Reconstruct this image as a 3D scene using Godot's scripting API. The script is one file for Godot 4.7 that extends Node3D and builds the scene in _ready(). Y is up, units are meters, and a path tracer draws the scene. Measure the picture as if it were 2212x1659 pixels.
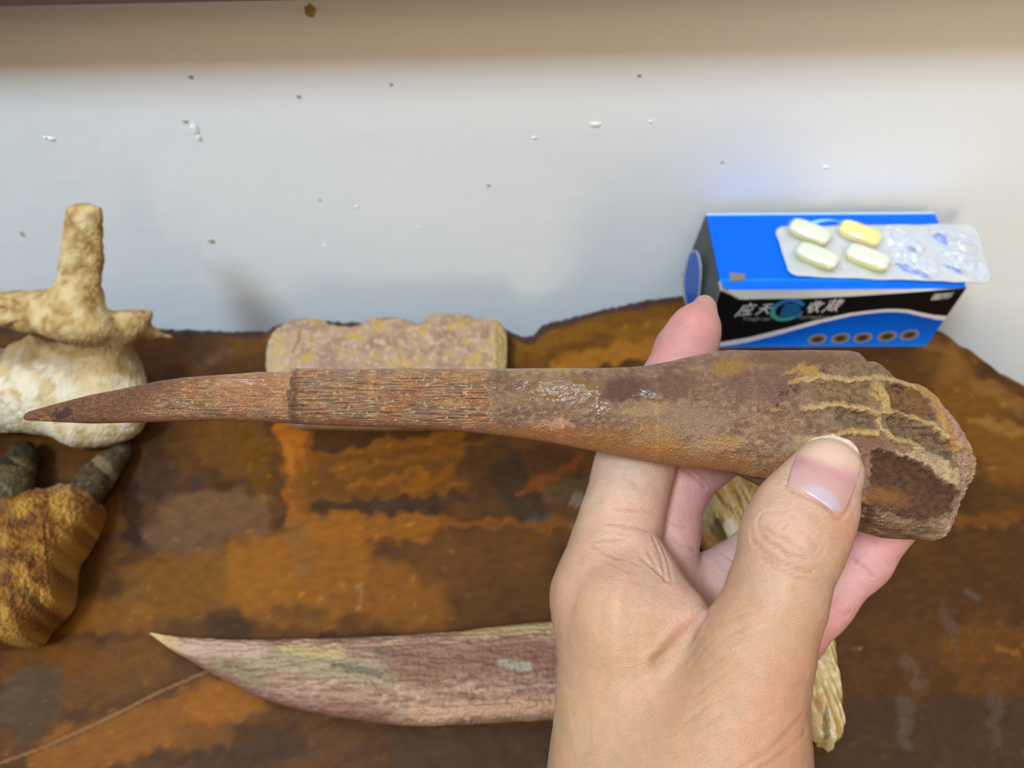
extends Node3D
# A hand holds a long fossil bone over a lacquered slab table against a painted wall.
# Positions are worked out from sight lines of the camera (pixels of a 2212x1659 frame) met with the
# table, the wall, or a measured distance; everything is built in metres where it stands.

const FOCAL := 1662.0
const TABLE := 0.72
const WALL_Z := -0.265
var eye := Vector3(0, 1.0, 0)
var fwd: Vector3
var right: Vector3
var up: Vector3
var noise: FastNoiseLite
var fbm: FastNoiseLite
var cell: FastNoiseLite


func _ready() -> void:
	# ---- camera
	var pitch := deg_to_rad(55.0)
	var roll := deg_to_rad(1.2)
	fwd = Vector3(0, -sin(pitch), -cos(pitch))
	var r0 := Vector3.RIGHT
	var u0 := r0.cross(fwd)
	right = r0 * cos(roll) - u0 * sin(roll)
	up = u0 * cos(roll) + r0 * sin(roll)
	var cam := Camera3D.new()
	cam.name = "camera"
	cam.transform = Transform3D(Basis(right, up, -fwd), eye)
	cam.keep_aspect = Camera3D.KEEP_HEIGHT
	cam.near = 0.02
	cam.far = 30.0
	var lens := CameraAttributesPhysical.new()
	lens.frustum_focal_length = 24.04   # 24 mm high frame: 53 degrees vertical
	lens.frustum_focus_distance = 0.184
	lens.frustum_near = 0.02
	lens.frustum_far = 30.0
	lens.exposure_aperture = 13
	cam.attributes = lens
	add_child(cam)
	cam.current = true
	# ---- environment
	var env := Environment.new()
	env.background_mode = Environment.BG_COLOR
	env.background_color = Color(0.02, 0.02, 0.02)
	env.tonemap_mode = Environment.TONE_MAPPER_LINEAR
	env.tonemap_exposure = 1.0
	env.sdfgi_enabled = true
	env.ssao_enabled = true
	env.ssil_enabled = true
	var we := WorldEnvironment.new()
	we.name = "environment"
	we.environment = env
	add_child(we)
	# ---- lights, all unseen and placed to light wall and table: a cool ceiling panel up and to the left, a smaller neutral one, a warm curtained window far behind the viewer
	area_lamp("unseen_ceiling_light", "unseen square ceiling light panel on the left, placed to light the wall and table", Vector3(-0.68, 2.58, 0.62), Vector2(0.42, 0.42), Color(0.80, 0.915, 1.0), 5.7)
	area_lamp("unseen_ceiling_light", "unseen ceiling light panel on the right, placed to light the lower wall and table", Vector3(0.55, 2.58, 0.36), Vector2(0.5, 0.7), Color(0.86, 0.94, 1.0), 0.4)
	unseen_curtain_window(6.9)

	noise = FastNoiseLite.new()
	noise.noise_type = FastNoiseLite.TYPE_SIMPLEX_SMOOTH
	noise.seed = 11
	noise.frequency = 1.0
	noise.fractal_type = FastNoiseLite.FRACTAL_NONE
	fbm = FastNoiseLite.new()
	fbm.noise_type = FastNoiseLite.TYPE_SIMPLEX_SMOOTH
	fbm.seed = 23
	fbm.frequency = 1.0
	fbm.fractal_type = FastNoiseLite.FRACTAL_FBM
	fbm.fractal_octaves = 4
	cell = FastNoiseLite.new()
	cell.noise_type = FastNoiseLite.TYPE_CELLULAR
	cell.seed = 5
	cell.frequency = 1.0
	cell.fractal_type = FastNoiseLite.FRACTAL_NONE

	build_room()
	unseen_cabinet()
	build_table()
	build_fossil_horn()
	build_hand()
	build_vertebra()
	build_rock_slab()
	build_claw_rocks()
	build_blade_bone()
	build_pale_bone()
	build_box()
	build_blister()


# ------------------------------------------------------------------ sight lines
func ray(px: float, py: float) -> Vector3:
	return fwd + right * ((px - 1106.0) / FOCAL) - up * ((py - 829.5) / FOCAL)

func at_depth(px: float, py: float, d: float) -> Vector3:
	return eye + ray(px, py) * d

func on_level(px: float, py: float, y: float) -> Vector3:
	var d := ray(px, py)
	return eye + d * ((y - eye.y) / d.y)

func on_plane(px: float, py: float, p: Vector3, n: Vector3) -> Vector3:
	var d := ray(px, py)
	return eye + d * ((p - eye).dot(n) / d.dot(n))

func to_px(p: Vector3) -> Vector3:
	var q := p - eye
	var z := q.dot(fwd)
	return Vector3(1106.0 + FOCAL * q.dot(right) / z, 829.5 - FOCAL * q.dot(up) / z, z)

# camera-turned millimetres: x right, y up, z towards the viewer
func cmm(px: float, py: float, d: float) -> Vector3:
	return Vector3((px - 1106.0) * d / FOCAL, -(py - 829.5) * d / FOCAL, -d)

func cmm_world(v: Vector3) -> Vector3:
	return eye + (right * v.x + up * v.y - fwd * v.z) * 0.001

# ------------------------------------------------------------------ colours, curves
func rgb(r: float, g: float, b: float, k := 1.0) -> Color:
	var c := Color(r / 255.0, g / 255.0, b / 255.0).srgb_to_linear()
	return Color(c.r * k, c.g * k, c.b * k)

func curve_at(c: PackedVector2Array, x: float) -> float:
	if x <= c[0].x:
		return c[0].y
	for i in range(1, c.size()):
		if x <= c[i].x:
			var a := c[i - 1]
			var b := c[i]
			return lerpf(a.y, b.y, (x - a.x) / maxf(b.x - a.x, 1e-6))
	return c[c.size() - 1].y

func pts(flat: Array) -> PackedVector2Array:
	var out := PackedVector2Array()
	for i in range(0, flat.size(), 2):
		out.append(Vector2(flat[i], flat[i + 1]))
	return out

func seg_dist(p: Vector2, a: Vector2, b: Vector2) -> float:
	var ab := b - a
	var t := clampf((p - a).dot(ab) / maxf(ab.length_squared(), 1e-9), 0.0, 1.0)
	return p.distance_to(a + ab * t)

func line_dist(p: Vector2, line: PackedVector2Array) -> float:
	var d := 1e9
	for i in range(1, line.size()):
		d = minf(d, seg_dist(p, line[i - 1], line[i]))
	return d

# signed distance to a polygon: negative inside
func poly_sd(p: Vector2, poly: PackedVector2Array) -> float:
	var d := 1e9
	var inside := false
	var n := poly.size()
	var j := n - 1
	for i in n:
		var a := poly[i]
		var b := poly[j]
		d = minf(d, seg_dist(p, a, b))
		if (a.y > p.y) != (b.y > p.y) and p.x < (b.x - a.x) * (p.y - a.y) / (b.y - a.y) + a.x:
			inside = not inside
		j = i
	return -d if inside else d

func bounds(poly: PackedVector2Array, grow: float) -> Rect2:
	var r := Rect2(poly[0], Vector2.ZERO)
	for p in poly:
		r = r.expand(p)
	return r.grow(grow)

# ------------------------------------------------------------------ nodes
var used := {}
func numbered(called: String) -> String:
	var n: int = used.get(called, 0)
	used[called] = n + 1
	return called if n == 0 else "%s_%03d" % [called, n]

func tag(o: Node, label := "", category := "", group := "", kind := "") -> void:
	if label: o.set_meta("label", label)
	if category: o.set_meta("category", category)
	if group: o.set_meta("group", group)
	if kind: o.set_meta("kind", kind)

func thing(called: String, label: String, category: String, at: Vector3, group := "") -> Node3D:
	var o := Node3D.new()
	o.name = numbered(called)
	add_child(o)
	o.position = at
	tag(o, label, category, group)
	return o

# vertices in world metres become one MeshInstance3D whose origin is its parent's origin (or «at»)
func put(called: String, mesh: ArrayMesh, parent: Node3D = null, at := Vector3.ZERO) -> MeshInstance3D:
	var o := MeshInstance3D.new()
	o.mesh = mesh
	o.cast_shadow = GeometryInstance3D.SHADOW_CASTING_SETTING_ON
	if parent == null:
		o.name = numbered(called)
		add_child(o, true)
		o.position = at
	else:
		o.name = called
		parent.add_child(o, true)
	return o

func normals_of(v: PackedVector3Array, idx: PackedInt32Array) -> PackedVector3Array:
	var n := PackedVector3Array()
	n.resize(v.size())
	for i in range(0, idx.size(), 3):
		var a := v[idx[i]]
		var f := (v[idx[i + 2]] - a).cross(v[idx[i + 1]] - a)
		n[idx[i]] += f
		n[idx[i + 1]] += f
		n[idx[i + 2]] += f
	for i in n.size():
		n[i] = n[i].normalized()
	return n

func solid(v: PackedVector3Array, idx: PackedInt32Array, mat: Material, cols := PackedColorArray(), uv := PackedVector2Array(), origin := Vector3.ZERO) -> ArrayMesh:
	var arr := []
	arr.resize(Mesh.ARRAY_MAX)
	var moved := v
	if origin != Vector3.ZERO:
		moved = v.duplicate()
		for i in moved.size():
			moved[i] -= origin
	arr[Mesh.ARRAY_VERTEX] = moved
	arr[Mesh.ARRAY_NORMAL] = normals_of(moved, idx)
	arr[Mesh.ARRAY_INDEX] = idx
	if cols.size(): arr[Mesh.ARRAY_COLOR] = cols
	if uv.size(): arr[Mesh.ARRAY_TEX_UV] = uv
	var m := ArrayMesh.new()
	m.add_surface_from_arrays(Mesh.PRIMITIVE_TRIANGLES, arr)
	m.surface_set_material(0, mat)
	return m

# flat-shaded faces from polygons of corners, each listed clockwise as seen from outside
class Faces:
	var st := SurfaceTool.new()
	var o := Vector3.ZERO
	func _init(origin := Vector3.ZERO) -> void:
		st.begin(Mesh.PRIMITIVE_TRIANGLES)
		o = origin
	func tri(a: Vector3, b: Vector3, c: Vector3, ua := Vector2.ZERO, ub := Vector2.ZERO, uc := Vector2.ZERO) -> void:
		var n := (c - a).cross(b - a).normalized()
		for k in 3:
			st.set_normal(n)
			st.set_uv([ua, ub, uc][k])
			st.add_vertex([a, b, c][k] - o)
	func quad(a: Vector3, b: Vector3, c: Vector3, d: Vector3, r := Rect2(0, 0, 1, 1)) -> void:
		var ua := r.position
		var ub := r.position + Vector2(r.size.x, 0)
		var uc := r.end
		var ud := r.position + Vector2(0, r.size.y)
		tri(a, b, c, ua, ub, uc)
		tri(a, c, d, ua, uc, ud)
	func box(lo: Vector3, hi: Vector3) -> void:
		var p := []
		for i in 8:
			p.append(Vector3(hi.x if i & 1 else lo.x, hi.y if i & 2 else lo.y, hi.z if i & 4 else lo.z))
		quad(p[6], p[7], p[5], p[4])
		quad(p[3], p[2], p[0], p[1])
		quad(p[2], p[6], p[4], p[0])
		quad(p[7], p[3], p[1], p[5])
		quad(p[2], p[3], p[7], p[6])
		quad(p[4], p[5], p[1], p[0])
	func done(m: Material) -> ArrayMesh:
		var mesh := st.commit()
		mesh.surface_set_material(0, m)
		return mesh

# ------------------------------------------------------------------ materials
func plain_mat(c: Color, rough := 0.7) -> StandardMaterial3D:
	var m := StandardMaterial3D.new()
	m.albedo_color = c.linear_to_srgb()
	m.roughness = rough
	return m

func painted_mat(rough := 0.7) -> StandardMaterial3D:
	var m := StandardMaterial3D.new()
	m.vertex_color_use_as_albedo = true
	m.roughness = rough
	return m

func noise_tex(size: int, freq: float, sd: int, ramp: Array = [], kind := FastNoiseLite.TYPE_SIMPLEX_SMOOTH, octaves := 3, normal := 0.0) -> NoiseTexture2D:
	var n := FastNoiseLite.new()
	n.noise_type = kind
	n.seed = sd
	n.frequency = freq
	n.fractal_type = FastNoiseLite.FRACTAL_FBM if octaves > 1 else FastNoiseLite.FRACTAL_NONE
	n.fractal_octaves = octaves
	var t := NoiseTexture2D.new()
	t.width = size
	t.height = size
	t.seamless = true
	t.noise = n
	if ramp.size():
		var g := Gradient.new()
		var off := PackedFloat32Array()
		var cl := PackedColorArray()
		for i in range(0, ramp.size(), 2):
			off.append(ramp[i])
			cl.append(ramp[i + 1])
		g.offsets = off
		g.colors = cl
		t.color_ramp = g
	if normal > 0.0:
		t.as_normal_map = true
		t.bump_strength = normal
	return t

func triplanar(m: StandardMaterial3D, tile_m: float) -> void:
	m.uv1_triplanar = true
	m.uv1_scale = Vector3.ONE / tile_m
	m.uv1_triplanar_sharpness = 4.0

func relief(m: StandardMaterial3D, tex: Texture2D, cm: float) -> void:
	m.heightmap_enabled = true
	m.heightmap_texture = tex
	m.heightmap_scale = cm

# ------------------------------------------------------------------ lofted body between an upper and a lower outline
func spaced(stops: Array) -> PackedFloat32Array:   # [from, step, to, step, to, ...]
	var out := PackedFloat32Array()
	var x: float = stops[0]
	for i in range(1, stops.size(), 2):
		var step: float = stops[i]
		var to: float = stops[i + 1]
		while x < to - 1e-4:
			out.append(x)
			x += step
		x = to
	out.append(x)
	return out

# half(x) -> half thickness in mm; place(x, y, z_mm) -> world; bulge(x, y, v, front) -> added mm; paint(x, y, front) -> colour
func loft(xs: PackedFloat32Array, top: PackedVector2Array, bot: PackedVector2Array, nf: int, nb: int, pw: float, half: Callable, place: Callable, bulge: Callable, paint: Callable) -> Array:
	var ring := nf + nb
	var v := PackedVector3Array()
	var c := PackedColorArray()
	var idx := PackedInt32Array()
	var vs := PackedFloat32Array()
	var zs := PackedFloat32Array()
	for k in ring:
		var front := k <= nf
		var s := float(k) / nf if front else 1.0 - float(k - nf) / nb
		var vv := lerpf(-cos(PI * s), 2.0 * s - 1.0, 0.6)
		vs.append(vv)
		var z := pow(maxf(0.0, 1.0 - pow(absf(vv), pw)), 1.0 / pw)
		zs.append(z if front else -z)
	for x in xs:
		var a := curve_at(top, x)
		var b := curve_at(bot, x)
		var yc := (a + b) * 0.5
		var hh := (b - a) * 0.5
		var h: float = half.call(x)
		for k in ring:
			var y := yc + hh * vs[k]
			var front := k <= nf
			var z := zs[k] * h + float(bulge.call(x, y, vs[k], front))
			v.append(place.call(x, y, z))
			c.append(paint.call(x, y, front))
	for i in xs.size() - 1:
		for k in ring:
			var p := i * ring + k
			var q := i * ring + (k + 1) % ring
			idx.append_array([p, p + ring, q, q, p + ring, q + ring])
	return [v, idx, c]


# ------------------------------------------------------------------ smooth bodies: tapered bones joined with a smooth minimum, meshed as surface nets
class Field:
	var A := PackedVector3Array()
	var AB := PackedVector3Array()
	var INV := PackedFloat32Array()
	var R := PackedFloat32Array()
	var DR := PackedFloat32Array()
	var G := PackedInt32Array()
	var N := PackedVector3Array()
	var S := PackedFloat32Array()
	var GK := PackedFloat32Array()      # softness inside a group
	var JOIN := PackedFloat32Array()    # softness with group 0
	var hard := 0.8                     # softness between the other groups
	var all := PackedInt32Array()
	func group(k: float, join := 6.0) -> int:
		GK.append(k)
		JOIN.append(join)
		return GK.size() - 1
	func bone(g: int, a: Vector3, ra: float, b: Vector3, rb: float, n := Vector3.ZERO, s := 1.0) -> void:
		A.append(a)
		AB.append(b - a)
		INV.append(1.0 / maxf((b - a).length_squared(), 1e-6))
		R.append(ra)
		DR.append(rb - ra)
		G.append(g)
		N.append(n.normalized())
		S.append(s * s - 1.0)
		all.append(all.size())
	func dist(i: int, p: Vector3) -> float:
		var pa := p - A[i]
		var t := clampf(pa.dot(AB[i]) * INV[i], 0.0, 1.0)
		var q := pa - AB[i] * t
		if S[i] != 0.0:
			var w := q.dot(N[i])
			return sqrt(q.length_squared() + S[i] * w * w) - (R[i] + DR[i] * t)
		return q.length() - (R[i] + DR[i] * t)
	# bones must be listed group by group, group 0 first
	func value(p: Vector3, cand: PackedInt32Array) -> float:
		var base := 1e9
		var total := 1e9
		var d := 1e9
		var g := 0
		for i in cand:
			if G[i] != g:
				if g == 0:
					base = d
					total = d
				else:
					var j := JOIN[g]
					var h := maxf(j - absf(d - base), 0.0) / j
					d = minf(d, base) - h * h * j * 0.25
					var hk := hard * minf(1.0, h * 3.0) + 1e-5
					h = maxf(hk - absf(d - total), 0.0) / hk
					total = minf(d, total) - h * h * hk * 0.25
				d = 1e9
				g = G[i]
			var pa := p - A[i]
			var t := clampf(pa.dot(AB[i]) * INV[i], 0.0, 1.0)
			var q := pa - AB[i] * t
			var e := 0.0
			if S[i] != 0.0:
				var w := q.dot(N[i])
				e = sqrt(q.length_squared() + S[i] * w * w)
			else:
				e = q.length()
			e -= R[i] + DR[i] * t
			var k := GK[g]
			var f := maxf(k - absf(e - d), 0.0) / k
			d = minf(e, d) - f * f * k * 0.25
		if g == 0:
			return d
		var j2 := JOIN[g]
		var h2 := maxf(j2 - absf(d - base), 0.0) / j2
		d = minf(d, base) - h2 * h2 * j2 * 0.25
		var hk2 := hard * minf(1.0, h2 * 3.0) + 1e-5
		h2 = maxf(hk2 - absf(d - total), 0.0) / hk2
		return minf(d, total) - h2 * h2 * hk2 * 0.25
	# from a point on the sight line through (x, y, -1) * depth; returns the first hit or the closest pass
	func hit(dir: Vector3, near: float, far: float) -> Vector3:
		var t := near
		var best := near
		var bd := 1e9
		for k in 160:
			var d := value(dir * t, all)
			if d < bd:
				bd = d
				best = t
			if d < 0.03:
				return dir * t
			t += maxf(d * 0.55, 0.04)
			if t > far:
				break
		return dir * best
	func mesh(cs: float) -> Array:
		var lo := Vector3(1e9, 1e9, 1e9)
		var hi := -lo
		var kmax := 14.0
		for i in A.size():
			var r := Vector3.ONE * (maxf(R[i], R[i] + DR[i]) + 3.0)
			lo = lo.min(A[i] - r).min(A[i] + AB[i] - r)
			hi = hi.max(A[i] + r).max(A[i] + AB[i] + r)
		var bs := cs * 8.0
		var nb := Vector3i(((hi - lo) / bs).ceil())
		var sy := nb.y * 8 + 2
		var sz := nb.z * 8 + 2
		var hd := bs * 0.8661
		var at := {}
		var v := PackedVector3Array()
		var edges := PackedInt32Array()
		var val := PackedFloat32Array()
		val.resize(729)
		for bx in nb.x:
			for by in nb.y:
				for bz in nb.z:
					var o := lo + Vector3(bx, by, bz) * bs
					var mid := o + Vector3.ONE * bs * 0.5
					var cand := PackedInt32Array()
					var near := 1e9
					for i in all:
						var d := dist(i, mid)
						near = minf(near, d)
						if G[i] == 0 or d < hd * 1.7 + kmax + cs:
							cand.append(i)
					if near > hd * 1.5 + kmax:
						continue
					var dm := value(mid, cand)
					if absf(dm) > hd * 2.0:
						continue
					var w := 0
					for x in 9:
						for y in 9:
							for z in 9:
								val[w] = value(o + Vector3(x, y, z) * cs, cand)
								w += 1
					for x in 8:
						for y in 8:
							for z in 8:
								var c0 := x * 81 + y * 9 + z
								var v0 := val[c0]
								var key := ((bx * 8 + x) * sy + by * 8 + y) * sz + bz * 8 + z
								var n := 0
								var s := Vector3.ZERO
								var v1 := val[c0 + 81]
								var v2 := val[c0 + 9]
								var v4 := val[c0 + 1]
								var v3 := val[c0 + 90]
								var v5 := val[c0 + 82]
								var v6 := val[c0 + 10]
								var v7 := val[c0 + 91]
								var inside := int(v0 < 0) + int(v1 < 0) + int(v2 < 0) + int(v3 < 0) + int(v4 < 0) + int(v5 < 0) + int(v6 < 0) + int(v7 < 0)
								if inside == 0 or inside == 8:
									continue
								if (v0 < 0) != (v1 < 0):
									s += Vector3(v0 / (v0 - v1), 0, 0); n += 1
									edges.append_array([key, 0, int(v0 < 0)])
								if (v0 < 0) != (v2 < 0):
									s += Vector3(0, v0 / (v0 - v2), 0); n += 1
									edges.append_array([key, 1, int(v0 < 0)])
								if (v0 < 0) != (v4 < 0):
									s += Vector3(0, 0, v0 / (v0 - v4)); n += 1
									edges.append_array([key, 2, int(v0 < 0)])
								if (v1 < 0) != (v3 < 0): s += Vector3(1, v1 / (v1 - v3), 0); n += 1
								if (v1 < 0) != (v5 < 0): s += Vector3(1, 0, v1 / (v1 - v5)); n += 1
								if (v2 < 0) != (v3 < 0): s += Vector3(v2 / (v2 - v3), 1, 0); n += 1
								if (v2 < 0) != (v6 < 0): s += Vector3(0, 1, v2 / (v2 - v6)); n += 1
								if (v4 < 0) != (v5 < 0): s += Vector3(v4 / (v4 - v5), 0, 1); n += 1
								if (v4 < 0) != (v6 < 0): s += Vector3(0, v4 / (v4 - v6), 1); n += 1
								if (v3 < 0) != (v7 < 0): s += Vector3(1, 1, v3 / (v3 - v7)); n += 1
								if (v5 < 0) != (v7 < 0): s += Vector3(1, v5 / (v5 - v7), 1); n += 1
								if (v6 < 0) != (v7 < 0): s += Vector3(v6 / (v6 - v7), 1, 1); n += 1
								at[key] = v.size()
								v.append(o + (Vector3(x, y, z) + s / n) * cs)
		var idx := PackedInt32Array()
		for e in range(0, edges.size(), 3):
			var key := edges[e]
			var axis := edges[e + 1]
			var da := 0
			var db := 0
			if axis == 0:
				da = sz; db = 1
			elif axis == 1:
				da = 1; db = sy * sz
			else:
				da = sy * sz; db = sz
			var q0: int = at.get(key, -1)
			var q1: int = at.get(key - da, -1)
			var q2: int = at.get(key - da - db, -1)
			var q3: int = at.get(key - db, -1)
			if q0 < 0 or q1 < 0 or q2 < 0 or q3 < 0:
				continue
			if edges[e + 2]:
				idx.append_array([q0, q2, q1, q0, q3, q2])
			else:
				idx.append_array([q0, q1, q2, q0, q2, q3])
		return [v, idx]


# a field's mesh pushed along its normals by push(p, n) -> mm and painted by paint(p, n); p in camera-turned mm
func body(f: Field, cs: float, push: Callable, paint: Callable, mat: Material, origin: Vector3) -> ArrayMesh:
	var m: Array = f.mesh(cs)
	var v: PackedVector3Array = m[0]
	var idx: PackedInt32Array = m[1]
	var n := normals_of(v, idx)
	var c := PackedColorArray()
	c.resize(v.size())
	for i in v.size():
		c[i] = paint.call(v[i], n[i])
		v[i] = cmm_world(v[i] + n[i] * float(push.call(v[i], n[i])))
	return solid(v, idx, mat, c, PackedVector2Array(), origin)


# ------------------------------------------------------------------ room
func area_lamp(called: String, label: String, at: Vector3, size: Vector2, c: Color, energy: float) -> void:
	var o := thing(called, label, "light", at)
	var m := StandardMaterial3D.new()
	m.albedo_color = Color.WHITE
	m.emission_enabled = true
	m.emission = c
	m.emission_energy_multiplier = 2.0
	var f := Faces.new()
	f.box(Vector3(-size.x / 2, 0.0, -size.y / 2), Vector3(size.x / 2, 0.012, size.y / 2))
	put("diffuser", f.done(m), o)
	var g := Faces.new()
	for s in [-1, 1]:
		g.box(Vector3(s * (size.x / 2 + 0.012) - 0.012, -0.004, -size.y / 2 - 0.024), Vector3(s * (size.x / 2 + 0.012) + 0.012, 0.02, size.y / 2 + 0.024))
		g.box(Vector3(-size.x / 2, -0.004, s * (size.y / 2 + 0.012) - 0.012), Vector3(size.x / 2, 0.02, s * (size.y / 2 + 0.012) + 0.012))
	put("frame", g.done(plain_mat(Color(0.7, 0.7, 0.7), 0.4)), o)
	var l := AreaLight3D.new()
	l.name = called + "_source"
	l.area_size = size
	l.light_color = c
	l.light_energy = energy
	l.area_range = 12.0
	l.area_attenuation = 2.0
	l.shadow_enabled = true
	add_child(l, true)
	l.position = at + Vector3(0, -0.008, 0)
	l.rotation_degrees = Vector3(-90, 0, 0)

# unseen warm panel shaped as a curtained window, placed to light the shaded wall
func unseen_curtain_window(energy: float) -> void:
	var w := Vector2(1.1, 1.0)
	var at := Vector3(-0.62, 1.95, 2.39)
	var warm := Color(1.0, 0.88, 0.68)
	var m := StandardMaterial3D.new()
	m.emission_enabled = true
	m.emission = warm
	m.emission_energy_multiplier = 0.8
	var o := Node3D.new()
	o.name = "unseen_window_1"
	add_child(o)
	o.position = at
	tag(o, "", "", "", "structure")
	var f := Faces.new()
	f.box(Vector3(-w.x / 2, -w.y / 2, -0.02), Vector3(w.x / 2, w.y / 2, 0.005))
	put("unseen_window_curtain", f.done(m), o)
	var g := Faces.new()
	for s in [-1, 1]:
		g.box(Vector3(s * (w.x / 2 + 0.03) - 0.03, -w.y / 2 - 0.06, -0.03), Vector3(s * (w.x / 2 + 0.03) + 0.03, w.y / 2 + 0.06, 0.008))
		g.box(Vector3(-w.x / 2, s * (w.y / 2 + 0.03) - 0.03, -0.03), Vector3(w.x / 2, s * (w.y / 2 + 0.03) + 0.03, 0.008))
	put("unseen_window_frame", g.done(plain_mat(Color(0.6, 0.58, 0.55))), o)
	var l := AreaLight3D.new()
	l.name = "unseen_window_source"
	l.area_size = w
	l.light_color = warm
	l.light_energy = energy
	l.area_range = 12.0
	l.area_attenuation = 2.0
	l.shadow_enabled = true
	add_child(l, true)
	l.position = at + Vector3(0, 0, -0.035)

# unseen dark cupboard, placed to shade the left end of the wall
func unseen_cabinet() -> void:
	var o := thing("unseen_cabinet", "unseen dark wooden cupboard out of view, placed to shade the left end of the wall", "unseen_cabinet", Vector3(-0.60, 0, 0.9))
	var wood := plain_mat(rgb(60, 44, 34), 0.6)
	var f := Faces.new()
	f.box(Vector3(-0.45, 0.06, -0.25), Vector3(0.45, 1.5, 0.25))
	f.box(Vector3(-0.47, 1.5, -0.27), Vector3(0.47, 1.53, 0.27))
	f.box(Vector3(-0.43, 0.0, -0.23), Vector3(0.43, 0.06, 0.23))
	put("body", f.done(wood), o)
	for s in [-1, 1]:
		var d := Faces.new()
		d.box(Vector3(s * 0.222 - 0.215, 0.1, -0.268), Vector3(s * 0.222 + 0.215, 1.47, -0.25))
		put("door", d.done(wood), o)

func slab(called: String, lo: Vector3, hi: Vector3, m: Material) -> MeshInstance3D:
	var f := Faces.new()
	f.box(lo, hi)
	var o := put(called, f.done(m))
	tag(o, "", "", "", "structure")
	return o

func build_room() -> void:
	var paint := plain_mat(Color(0.88, 0.885, 0.90), 0.62)
	triplanar(paint, 0.16)
	paint.uv1_world_triplanar = true
	relief(paint, noise_tex(1024, 0.012, 3, [], FastNoiseLite.TYPE_SIMPLEX_SMOOTH, 5), 0.010)
	var other := plain_mat(Color(0.30, 0.26, 0.22), 0.8)  # unseen walls, kept dark to cut light bounced onto the back wall
	var back := slab("wall_back", Vector3(-2.0, 0, WALL_Z - 0.12), Vector3(2.0, 2.6, WALL_Z), paint)
	tag(back, "off-white painted plaster wall with small chips behind the table")
	slab("wall_left", Vector3(-2.12, 0, WALL_Z - 0.12), Vector3(-2.0, 2.6, 2.4), other)
	slab("wall_right", Vector3(2.0, 0, WALL_Z - 0.12), Vector3(2.12, 2.6, 2.4), other)
	slab("wall_front", Vector3(-2.12, 0, 2.4), Vector3(2.12, 2.6, 2.52), other)
	slab("floor", Vector3(-2.12, -0.1, WALL_Z - 0.12), Vector3(2.12, 0, 2.52), plain_mat(Color(0.35, 0.28, 0.22), 0.5))
	slab("ceiling", Vector3(-2.12, 2.6, WALL_Z - 0.12), Vector3(2.12, 2.7, 2.52), plain_mat(Color(0.8, 0.8, 0.78), 0.9))
	# the shelf whose lower edge just enters the top of the frame and shades the wall
	var depth := 0.021
	var p := on_plane(300, 7, Vector3(0, 0, WALL_Z + depth), Vector3.BACK)
	var wood := plain_mat(rgb(86, 68, 60), 0.5)
	var sh := thing("wall_shelf", "dark brown wall shelf whose lower edge runs along the top of the picture", "shelf", Vector3(0, p.y, WALL_Z))
	var f := Faces.new()
	f.box(Vector3(-1.1, 0, 0), Vector3(1.1, 0.022, depth))
	put("board", f.done(wood), sh)
	var g := Faces.new()
	g.box(Vector3(-1.1, 0.022, 0.0), Vector3(1.1, 0.05, 0.006))
	put("back_rail", g.done(wood), sh)
	# a small ochre peg and flecks of paint on the wall
	var peg := at_wall(670, 21)
	lump("peg", peg, Vector3(0.0019, 0.0019, 0.0028), plain_mat(rgb(176, 144, 82), 0.45), back, 3)
	var white := plain_mat(Color(0.88, 0.88, 0.87), 0.4)
	var ochre := plain_mat(rgb(170, 160, 130), 0.6)
	var grey := plain_mat(rgb(150, 148, 145), 0.7)
	var spots := [[421, 280, 1.5, 2.6, 0], [430, 297, 1.0, 1.6, 0], [110, 300, 1.6, 1.0, 0], [1287, 269, 2.2, 1.2, 0], [97, 297, 0.8, 0.6, 0], [457, 521, 1.6, 1.2, 1], [690, 431, 0.7, 0.5, 2],
		[770, 446, 0.7, 0.6, 0], [1055, 400, 1.0, 0.6, 2], [1784, 361, 1.5, 0.7, 0], [1381, 163, 0.8, 0.6, 2], [1153, 297, 1.0, 0.5, 0], [48, 505, 0.7, 1.6, 1], [412, 166, 0.9, 0.7, 2],
		[645, 208, 0.8, 0.7, 2], [845, 182, 0.6, 0.6, 2], [1405, 262, 0.6, 0.5, 0], [400, 262, 1.2, 0.6, 2], [1560, 350, 0.6, 0.5, 2], [905, 490, 0.5, 0.5, 0], [700, 530, 0.7, 0.4, 0]]
	for s in spots:
		lump("paint_chip", at_wall(s[0], s[1]), Vector3(s[2] * 0.001, s[3] * 0.001, 0.0005), [white, ochre, grey][int(s[4])], back, 2)

func at_wall(px: float, py: float) -> Vector3:
	return on_plane(px, py, Vector3(0, 0, WALL_Z), Vector3.BACK)

# a small uneven blob
func lump(called: String, at: Vector3, r: Vector3, m: Material, parent: Node3D, sd: int) -> void:
	var v := PackedVector3Array()
	var idx := PackedInt32Array()
	var nu := 14
	var nv := 8
	for j in nv + 1:
		for i in nu:
			var a := TAU * i / nu
			var b := PI * j / nv
			var d := Vector3(sin(b) * cos(a), cos(b), sin(b) * sin(a))
			var k := 1.0 + 0.35 * noise.get_noise_3d(d.x * 1.3 + at.x * 900.0 + sd, d.y * 1.3, d.z * 1.3)
			v.append(at + d * r * k)
	for j in nv:
		for i in nu:
			var p := j * nu + i
			var q := j * nu + (i + 1) % nu
			idx.append_array([p, p + nu, q, q, p + nu, q + nu])
	put(called, solid(v, idx, m, PackedColorArray(), PackedVector2Array(), parent.position), parent)


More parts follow.
